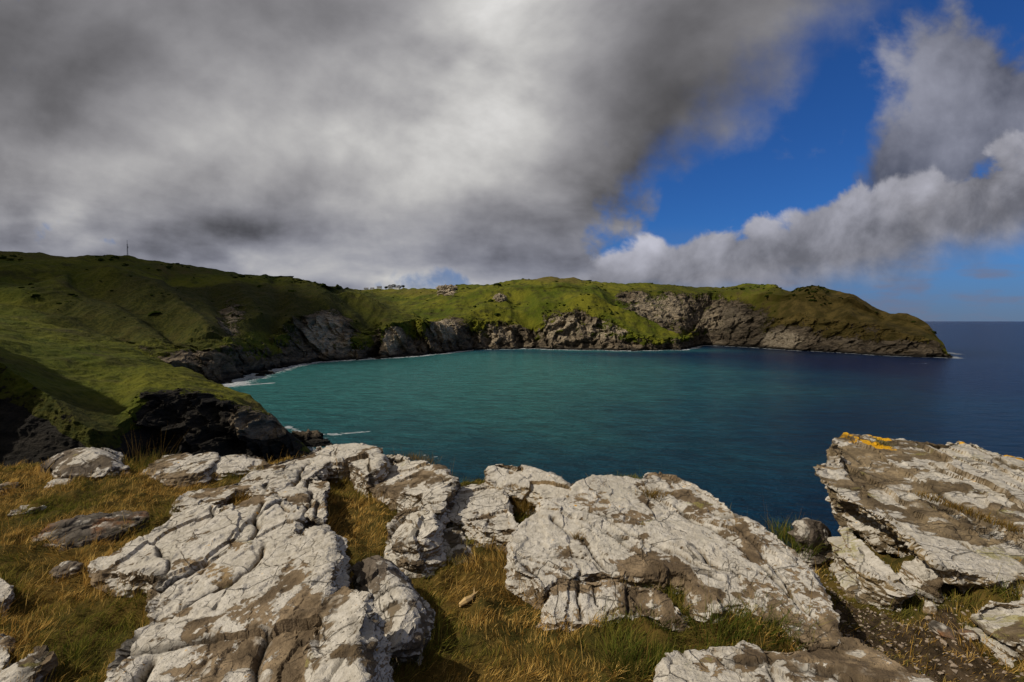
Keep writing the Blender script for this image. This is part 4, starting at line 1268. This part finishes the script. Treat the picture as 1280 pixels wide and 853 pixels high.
tuft('wide tuft of long green blades drooping over the slab at the bottom edge', 885, 792, 0.0, 900, 0.16, 0.16, GREEN, 1, along=(985, 794, 0.0), stems=10)
tuft('tall green tuft in the turf just left of the bottom slab with brown patches', 800, 832, 0.0, 420, 0.16, 0.14, GREEN, 2, stems=8)
tuft('dark green grass growing between the huge slab and the low cracked slab', 800, 728, 0.02, 700, 0.10, 0.10, GREEN, 3, along=(876, 756, 0.0))
tuft('tall dry grass stems standing at the ravine edge right of the rounded dark boulder', 185, 583, 0.0, 300, 0.22, 0.17, np.vstack([STRAW, GREEN]), 4, stems=40, spread=0.4)
tuft('bright green clump with thin seed stems in the gap over the sea', 985, 668, -0.03, 620, 0.16, 0.13, GREEN * 1.15, 5, along=(998, 688, -0.06), stems=14)
tuft('small green plant on the tip of the slate outcrop by orange lichen', 1095, 551, 0.50, 120, 0.07, 0.05, GREEN, 6, along=(1106, 556, 0.48), stems=4)
tuft('golden grass filling the notch left of the huge slab', 655, 640, 0.06, 800, 0.10, 0.09, STRAW, 7, along=(652, 612, 0.14))
tuft('golden tuft on the far upper corner of the huge slab', 806, 616, 0.27, 380, 0.09, 0.055, STRAW, 8, along=(830, 618, 0.26))
tuft('little golden tuft on the back edge of the huge slab', 745, 607, 0.28, 220, 0.08, 0.055, STRAW, 9)
tuft('tiny golden tuft in a joint in the middle of the huge slab', 725, 670, 0.17, 160, 0.045, 0.04, STRAW, 10)
tuft('long strip of yellow grass in the groove across the slate outcrop', 1152, 617, 0.33, 700, 0.05, 0.045, STRAW, 11, along=(1278, 664, 0.28))
tuft('dry grass strip between the long climbing slab and the largest slab', 275, 628, 0.05, 700, 0.05, 0.07, STRAW, 12, along=(336, 615, 0.06))
tuft('dry grass on the brink behind the pale broken rock', 505, 570, 0.1, 260, 0.10, 0.07, STRAW, 13, along=(540, 578, 0.1), stems=12)
tuft('wispy dark tuft on the brink between the broken rock and the middle slab', 556, 602, 0.05, 260, 0.08, 0.10, GREEN, 14, stems=10)
tuft('tawny grass under the shaded overhang of the slate outcrop', 1085, 640, 0.05, 600, 0.14, 0.09, STRAW, 15, along=(1130, 690, -0.02))

# a scrap of dry husk lying in the turf
bm = bmesh.new()
base = at_z(585, 757, GZ)
pts = [(-0.045, -0.02, 0.014, 0.010), (-0.015, -0.003, 0.028, 0.019), (0.015, 0.022, 0.032, 0.016), (0.03, 0.05, 0.036, 0.011)]
rings = []
for k, (a, b, c, rd) in enumerate(pts):
    rings.append([bm.verts.new((a + rd * math.cos(t) * 0.5 + 0.003 * math.sin(5 * t + k), b - rd * math.cos(t) * 0.8, c + rd * math.sin(t))) for t in np.linspace(0, 2 * math.pi, 9)[:-1]])
for A, B in zip(rings[:-1], rings[1:]):
    for i in range(8):
        bm.faces.new((A[i], A[(i + 1) % 8], B[(i + 1) % 8], B[i]))
bm.faces.new(rings[0]); bm.faces.new(list(reversed(rings[-1])))
for tip, w_ in (((0.028, 0.085, 0.065), 0.007), ((0.058, 0.07, 0.05), 0.007)):
    a = [bm.verts.new((0.03 + w_ * math.cos(t), 0.05, 0.036 + w_ * math.sin(t))) for t in (0.3, 2.4, 4.5)]
    t_ = bm.verts.new(tip)
    for i in range(3):
        bm.faces.new((a[i], a[(i + 1) % 3], t_))
me = bpy.data.meshes.new('dry_husk'); bm.to_mesh(me); bm.free()
me.materials.append(plain('dry_husk', (0.48, 0.32, 0.13)))
tag(link('dry_husk', me, loc=base), 'curled yellow scrap of dry husk with two points lying in the turf', 'dry husk', None, 'thing')

# ------------------------------------------------------------------ gravel on the path
M_PEB = plain('pebbles', (0.26, 0.20, 0.14))
r = np.random.default_rng(5)
n = 700
lo, hi = np.min(SOIL, 0), np.max(SOIL, 0)
px_ = r.uniform(lo[0], hi[0], n * 4); py_ = r.uniform(lo[1], hi[1], n * 4)
k = in_poly(px_, py_, SOIL); px_, py_ = px_[k][:n], py_[k][:n]
ico = bmesh.new(); bmesh.ops.create_icosphere(ico, subdivisions=1, radius=1.0)
ico.verts.index_update()
IV = np.array([v.co[:] for v in ico.verts]); IF = np.array([[v.index for v in f.verts] for f in ico.faces]); ico.free()


def blob_mesh(name, C, S, mat, seed, jit=0.25, smooth=False):
    r = np.random.default_rng(seed)
    n = len(C)
    j = 1 + r.normal(size=(n, len(IV), 1)) * jit
    V = IV[None] * j * S[:, None, :] + C[:, None, :]
    F = (IF[None] + np.arange(n)[:, None, None] * len(IV)).reshape(-1, 3)
    return new_mesh(name, V.reshape(-1, 3), F, mat, smooth)


sz = np.abs(r.normal(0.0, 0.0045, len(px_))) + 0.002
S = np.stack([sz * r.uniform(0.7, 1.6, len(sz)), sz * r.uniform(0.7, 1.4, len(sz)), sz * 0.6], 1)
tag(link('gravel', blob_mesh('gravel', np.stack([px_, py_, ground_z(px_, py_) + sz * 0.2], 1), S, M_PEB, 6)), kind='stuff')
for i, (px, py, w_, lab) in enumerate([(1162, 768, 0.035, 'thin upright pale stone stuck in the dirt path'), (1178, 792, 0.05, 'long pink brown stone lying on the dirt path'), (1211, 805, 0.045, 'round brown stone half sunk in the dirt at the right'),
                              (1105, 762, 0.022, 'small white stone on the upper part of the dirt path'), (1037, 697, 0.05, 'pale rounded stone at the head of the dirt path near the gap')]):
    c = at_z(px, py, GZ - 0.12)
    c[2] = ground_z(np.array([c[0]]), np.array([c[1]]))[0]
    bm = bmesh.new(); bmesh.ops.create_icosphere(bm, subdivisions=3, radius=1.0)
    V = np.array([v.co[:] for v in bm.verts])
    dd = 1 + 0.22 * fbm(V * 1.3 + i * 9, 3)
    sc = np.array([w_, w_ * (1.6 if i == 1 else 0.9), w_ * (1.5 if i == 0 else 0.55)])
    for v, q in zip(bm.verts, V * dd[:, None] * sc): v.co = q
    me = bpy.data.meshes.new('stone'); bm.to_mesh(me); bm.free()
    me.materials.append([M_WHITE, M_RUST, M_RUST, M_WHITE, M_MID][i])
    tag(link('stone', me, loc=c + np.array([0, 0, w_ * 0.2])), lab, 'stone', 'loose stones on the dirt path', 'thing')

# ------------------------------------------------------------------ scrub on the far slopes (uncountable)
m, g, p = material('gorse_scrub')
nn = g.noise(g.geo('Position'), 0.5, 4, 0.6)
g.put(p.inputs['Base Color'], g.mix(g.ss(nn, 0.35, 0.65), (0.014, 0.020, 0.004), (0.032, 0.042, 0.007)))
p.inputs['Roughness'].default_value = 1.0
p.inputs['Specular IOR Level'].default_value = 0.0
M_SCRUB = m
r = np.random.default_rng(21)
pn = fbm(HQ / 45.0 + 7, 4)
dens = sstep(pn, 0.12, 0.75) * (HT > 3.25) * (HT < 7.05) * (HROCK < 0.5) * 0.7
dens = np.maximum(dens, blobs(HPX, HPY, [(12, 325, 30, 7, 1), (130, 324, 22, 5, 1), (220, 334, 24, 5, 1), (330, 345, 60, 5, .7), (390, 350, 40, 5, .7), (940, 360, 50, 6, .8), (1010, 364, 30, 7, .9), (520, 408, 20, 26, .8), (470, 412, 14, 26, .6),
        (600, 352, 30, 4, .5)]) * (HT > 3.0) * (HT < 7.05))
area = np.ones(len(HQ)); 
idx = r.choice(len(HQ), 1000, p=dens / dens.sum())
C = HQ[idx] + np.stack([r.normal(size=len(idx)) * 1.5, r.normal(size=len(idx)) * 1.5, 0 * r.random(len(idx))], 1)
sz = np.exp(r.normal(0.1, 0.5, len(idx))) * (HQ[idx, 1] / 700) ** 0.5
S = np.stack([sz * r.uniform(0.9, 1.8, len(sz)), sz * r.uniform(0.9, 1.8, len(sz)), sz * 0.75], 1)
tag(link('scrub', blob_mesh('scrub', C, S, M_SCRUB, 8, 0.3)), kind='stuff')

# ------------------------------------------------------------------ crags and sea rocks
def far_rock(name, label, cat, c, size, seed, group, pale, wet=False):
    bm = bmesh.new(); bmesh.ops.create_icosphere(bm, subdivisions=5, radius=1.0)
    V = np.array([v.co[:] for v in bm.verts])
    sd = np.random.default_rng(seed)
    e, idx = vor_edges(V * np.array([1, 1, 0.8]), sd.normal(size=(26, 3)) * 0.8)
    d = 1 + 0.30 * fbm(V * 1.4 + seed, 4, 0.6, ridged=True) - 0.15 + sd.normal(size=26)[idx] * 0.10 + 0.05 * fbm(V * 7 + seed, 3) - 0.06 * np.exp(-(e / 0.05) ** 2)
    V = V * d[:, None] * np.array(size)
    for v, q in zip(bm.verts, V): v.co = q
    me = bpy.data.meshes.new(name); bm.to_mesh(me); bm.free()
    me.materials.append(M_HILL)
    n = len(V)
    add_attr(me, 'rock', np.ones(n)); add_attr(me, 'pale', np.full(n, pale)); add_attr(me, 'brown', np.zeros(n)); add_attr(me, 'bracken_and_shade', np.zeros(n))
    tag(link(name, me, loc=c), label, cat, group, 'thing')


def ridge_at(px, py=None):
    k = np.nonzero(np.abs(HPX - px) < 1.2)[0]
    if py is None:
        return HQ[k[np.argmin(HPY[k])]].copy()
    return HQ[k[np.argmin(np.abs(HPY[k] - py) + 1000 * (HT[k] > 7.05))]].copy()


c = ridge_at(560, 366); far_rock('crag', 'pale rocky crag breaking the skyline of the sunlit hill', 'crag', c, (17, 12, 11), 3, 'crags on the green hill', 0.9)
c = ridge_at(625, 376); far_rock('crag', 'smaller pale crag on the grass slope below the skyline', 'crag', c, (9, 8, 8), 4, 'crags on the green hill', 0.8)
for i, (px, py, sz, lab) in enumerate([(334, 467.5, (5, 3, 2.2), 'larger dark rock in the surf at the head of the bay'), (326, 470, (3.5, 2.5, 1.5), 'smaller dark rock in the surf, nearest the beach'),
                                   (396, 556, (4.2, 3.0, 1.4), 'flat dark ledge of rock awash at the foot of the near headland'), (384, 552, (5, 4, 3.4), 'dark blocky rock against the foot of the near headland')]):
    q = at_z(px, py, 0.0)
    far_rock('sea_rock', lab, 'sea rock', q, sz, 20 + i, 'dark rocks in the surf', 0.0)

# fallen blocks along the foot of the cliffs (uncountable)
r = np.random.default_rng(61)
sxy = SHORE_XY[(SHORE_XY[:, 0] > -260)]
n = 420
b_ = sxy[r.integers(0, len(sxy), n)]
C = np.stack([b_[:, 0] + r.normal(size=n) * 3, b_[:, 1] + r.normal(0.5, 3.0, n), r.uniform(-0.2, 0.6, n)], 1)
sz = np.exp(r.normal(0.2, 0.5, n)) * (C[:, 1] / 700) ** 0.5
S = np.stack([sz * r.uniform(0.9, 2.0, n), sz * r.uniform(0.8, 1.4, n), sz * r.uniform(0.5, 1.0, n)], 1)
me = blob_mesh('shore_boulders', C, S, M_HILL, 62, 0.25)
nv = n * len(IV)
add_attr(me, 'rock', np.ones(nv)); add_attr(me, 'pale', np.repeat(r.uniform(-0.5, 0.3, n), len(IV))); add_attr(me, 'brown', np.zeros(nv)); add_attr(me, 'bracken_and_shade', np.zeros(nv))
tag(link('shore_boulders', me), kind='stuff')

# ------------------------------------------------------------------ mast, houses and trees on the skyline
def bar(bm, a, b, w):
    a, b = Vector(a), Vector(b)
    d = (b - a).normalized()
    s_ = d.orthogonal().normalized() * w * 0.5
    t_ = d.cross(s_)
    A = [bm.verts.new(a + s_ * i + t_ * j) for i, j in ((1, 1), (-1, 1), (-1, -1), (1, -1))]
    B = [bm.verts.new(b + s_ * i + t_ * j) for i, j in ((1, 1), (-1, 1), (-1, -1), (1, -1))]
    for i in range(4):
        bm.faces.new((A[i], A[(i + 1) % 4], B[(i + 1) % 4], B[i]))
    bm.faces.new(list(reversed(A))); bm.faces.new(B)


def done(bm, name, mat, parent):
    me = bpy.data.meshes.new(name)
    bmesh.ops.recalc_face_normals(bm, faces=bm.faces)
    bm.to_mesh(me); bm.free()
    me.materials.append(mat)
    return link(name, me, parent)


M_STEEL = plain('mast_steel', (0.10, 0.10, 0.11), 0.6)
e = bpy.data.objects.new('radio_mast', None); COL.objects.link(e)
e.location = ridge_at(160)
tag(e, 'thin grey lattice radio mast on top of the left hill', 'radio mast', None, 'thing')
hh = 17.5
leg = [(math.cos(t) * 0.75, math.sin(t) * 0.75) for t in (0.4, 2.5, 4.6)]
tp = 0.35
for q in leg:
    bm = bmesh.new(); bar(bm, (q[0], q[1], -1), (q[0] * tp, q[1] * tp, 13.0), 0.22); done(bm, 'leg', M_STEEL, e)
bm = bmesh.new()
for k in range(9):
    z0, z1 = k * 1.44, (k + 1) * 1.44
    f0, f1 = 1 - (1 - tp) * z0 / 13, 1 - (1 - tp) * z1 / 13
    for i in range(3):
        a, b = leg[i], leg[(i + 1) % 3]
        bar(bm, (a[0] * f0, a[1] * f0, z0), (b[0] * f1, b[1] * f1, z1), 0.1)
        bar(bm, (a[0] * f1, a[1] * f1, z1), (b[0] * f1, b[1] * f1, z1), 0.1)
done(bm, 'brace', M_STEEL, e)
bm = bmesh.new(); bar(bm, (0, 0, 12.5), (0, 0, hh), 0.3); bar(bm, (-0.9, 0, 12.8), (0.9, 0, 12.8), 0.2); done(bm, 'antenna', M_STEEL, e)
bm = bmesh.new(); bar(bm, (0.9, 0, 8.2), (0.9, 0, 10.4), 0.4); done(bm, 'antenna', M_STEEL, e)

M_WALL = plain('white_render', (0.72, 0.71, 0.68)); M_ROOF = plain('slate_roof', (0.13, 0.13, 0.14)); M_WIN = plain('dark_glass', (0.03, 0.035, 0.04), 0.2)


def house(px, py, L, W, hgt, rz, label):
    e = bpy.data.objects.new('house', None); COL.objects.link(e)
    p0 = ridge_at(px)
    e.location = p0 + np.array([0, -2.0, -1.0])
    e.rotation_euler = (0, 0, rz)
    tag(e, label, 'house', 'white houses on the skyline', 'thing')
    bm = bmesh.new()
    bmesh.ops.create_cube(bm, size=1)
    for v in bm.verts: v.co = (v.co.x * L, v.co.y * W, (v.co.z + 0.5) * hgt)
    for sx in (-1, 1):                          # gable triangles
        x0 = sx * L / 2
        a = [bm.verts.new((x0, -W / 2, hgt)), bm.verts.new((x0, W / 2, hgt)), bm.verts.new((x0, 0, hgt + W * 0.36))]
        bm.faces.new(a)
    done(bm, 'wall', M_WALL, e)
    bm = bmesh.new()
    o = 0.4
    A = []
    for x0 in (-L / 2 - o, L / 2 + o):
        A.append([bm.verts.new(q) for q in [(x0, -W / 2 - o, hgt - 0.2), (x0, 0, hgt + W * 0.38), (x0, W / 2 + o, hgt - 0.2), (x0, W / 2 + o, hgt + 0.05), (x0, 0, hgt + W * 0.38 + 0.3), (x0, -W / 2 - o, hgt + 0.05)]])
    for i in range(6):
        bm.faces.new((A[0][i], A[0][(i + 1) % 6], A[1][(i + 1) % 6], A[1][i]))
    bm.faces.new(A[0]); bm.faces.new(list(reversed(A[1])))
    rf = done(bm, 'roof', M_ROOF, e)
    bm = bmesh.new(); bar(bm, (L * 0.38, 0, hgt + W * 0.3), (L * 0.38, 0, hgt + W * 0.38 + 1.5), 0.9); done(bm, 'chimney', M_WALL, rf)
    for k in (-0.3, 0.0, 0.3):
        bm = bmesh.new(); bmesh.ops.create_cube(bm, size=1)
        for v in bm.verts: v.co = (v.co.x * 1.2 + k * L, v.co.y * 0.1 - W / 2 - 0.03, v.co.z * 1.3 + hgt * 0.55)
        done(bm, 'window', M_WIN, e)


house(458.5, 361, 11, 7, 5.0, 0.15, 'white house at the left end of the row on the skyline')
house(466, 362, 9, 7, 4.2, -0.1, 'low white house, second from the left in the skyline row')
house(474, 362, 12, 7, 4.4, 0.05, 'white house just left of the dark skyline trees')
house(488, 362, 12, 8, 5.0, 0.2, 'white house in front of the left half of the dark skyline trees')
house(497, 362, 12, 8, 5.0, -0.2, 'white house in front of the right end of the dark skyline trees')

M_LEAF = plain('dark_leaves', (0.018, 0.026, 0.010), 0.9); M_BARK = plain('bark', (0.06, 0.045, 0.03))
r = np.random.default_rng(31)
for i, (px, sz, lab) in enumerate([(482, 8.0, 'leftmost dark tree of the skyline clump behind the white houses'), (487, 11.0, 'dark tree in the skyline clump, second from the left'), (492, 12.5, 'tallest dark tree in the middle of the skyline clump'),
                                (497.5, 11.0, 'broad dark tree right of the tallest in the skyline clump'), (503, 8.0, 'rightmost low dark tree of the skyline clump')]):
    e = bpy.data.objects.new('tree', None); COL.objects.link(e)
    e.location = ridge_at(px) + np.array([0, 5.0, -0.3])
    tag(e, lab, 'tree', 'dark trees on the skyline', 'thing')
    bm = bmesh.new()
    bar(bm, (0, 0, -1), (0.3, 0, sz * 0.6), 0.6); bar(bm, (0.1, 0, sz * 0.35), (1.6, 0.5, sz * 0.75), 0.3); bar(bm, (0.1, 0, sz * 0.3), (-1.5, -0.4, sz * 0.7), 0.3)
    done(bm, 'trunk', M_BARK, e)
    n = 260
    d = r.normal(size=(n, 3)); d /= np.linalg.norm(d, axis=1)[:, None]
    rad = r.uniform(0.45, 1.0, (n, 1)) * (1 + 0.25 * fbm(d * 1.8 + i * 5, 2))[:, None]
    C = d * rad * np.array([sz * 0.62, sz * 0.6, sz * 0.42]) + np.array([0, 0, sz * 0.68])
    S = r.uniform(0.25, 0.7, (n, 1)) * np.array([[1.2, 1.2, 0.8]])
    link('crown', blob_mesh('crown', C, S, M_LEAF, 40 + i, 0.35), e)

# ------------------------------------------------------------------ unseen clouds added to shade the land (high, beyond the left and top of the view)
m = bpy.data.materials.new('shade_cloud_vapour'); m.use_nodes = True
t = m.node_tree; t.nodes.clear(); g = G(t)
n1_ = g.noise(g.geo('Position'), 0.006, 5, 0.6)
op = g.attr('thick')
df = t.nodes.new('ShaderNodeBsdfDiffuse'); df.inputs[0].default_value = (0.8, 0.8, 0.82, 1)
tr = t.nodes.new('ShaderNodeBsdfTransparent')
mx = t.nodes.new('ShaderNodeMixShader'); o = t.nodes.new('ShaderNodeOutputMaterial')
g.put(mx.inputs[0], (op * 0.72 + (n1_ - 0.5) * 1.1).clamp())
t.links.new(tr.outputs[0], mx.inputs[1]); t.links.new(df.outputs[0], mx.inputs[2]); t.links.new(mx.outputs[0], o.inputs[0])
M_SHADE_CLOUD = m


def shade_cloud(target, dist, size, seed, dens):
    bm = bmesh.new(); bmesh.ops.create_icosphere(bm, subdivisions=5, radius=1.0)
    V = np.array([v.co[:] for v in bm.verts]); 
    d = 1 + 0.28 * fbm(V * 1.3 + seed, 4, 0.55)
    W = V * d[:, None] * np.array(size)
    W[:, 2] = np.where(W[:, 2] < 0, W[:, 2] * 0.4, W[:, 2])
    for v, q in zip(bm.verts, W): v.co = q
    me = bpy.data.meshes.new('shade_cloud'); bm.to_mesh(me); bm.free()
    for p_ in me.polygons: p_.use_smooth = True
    me.materials.append(M_SHADE_CLOUD)
    rr_ = np.hypot(V[:, 0], V[:, 1])
    add_attr(me, 'thick', dens * sstep(1.0 - rr_, 0.0, 0.45))
    ob = link('shade_cloud', me, loc=Vector(target) + SUN_DIR * dist)
    tag(ob, kind='structure')


shade_cloud((-570, 650, 95), 950, (370, 320, 55), 1, 1.4)
shade_cloud((470, 800, 70), 1500, (230, 260, 60), 2, 0.62)
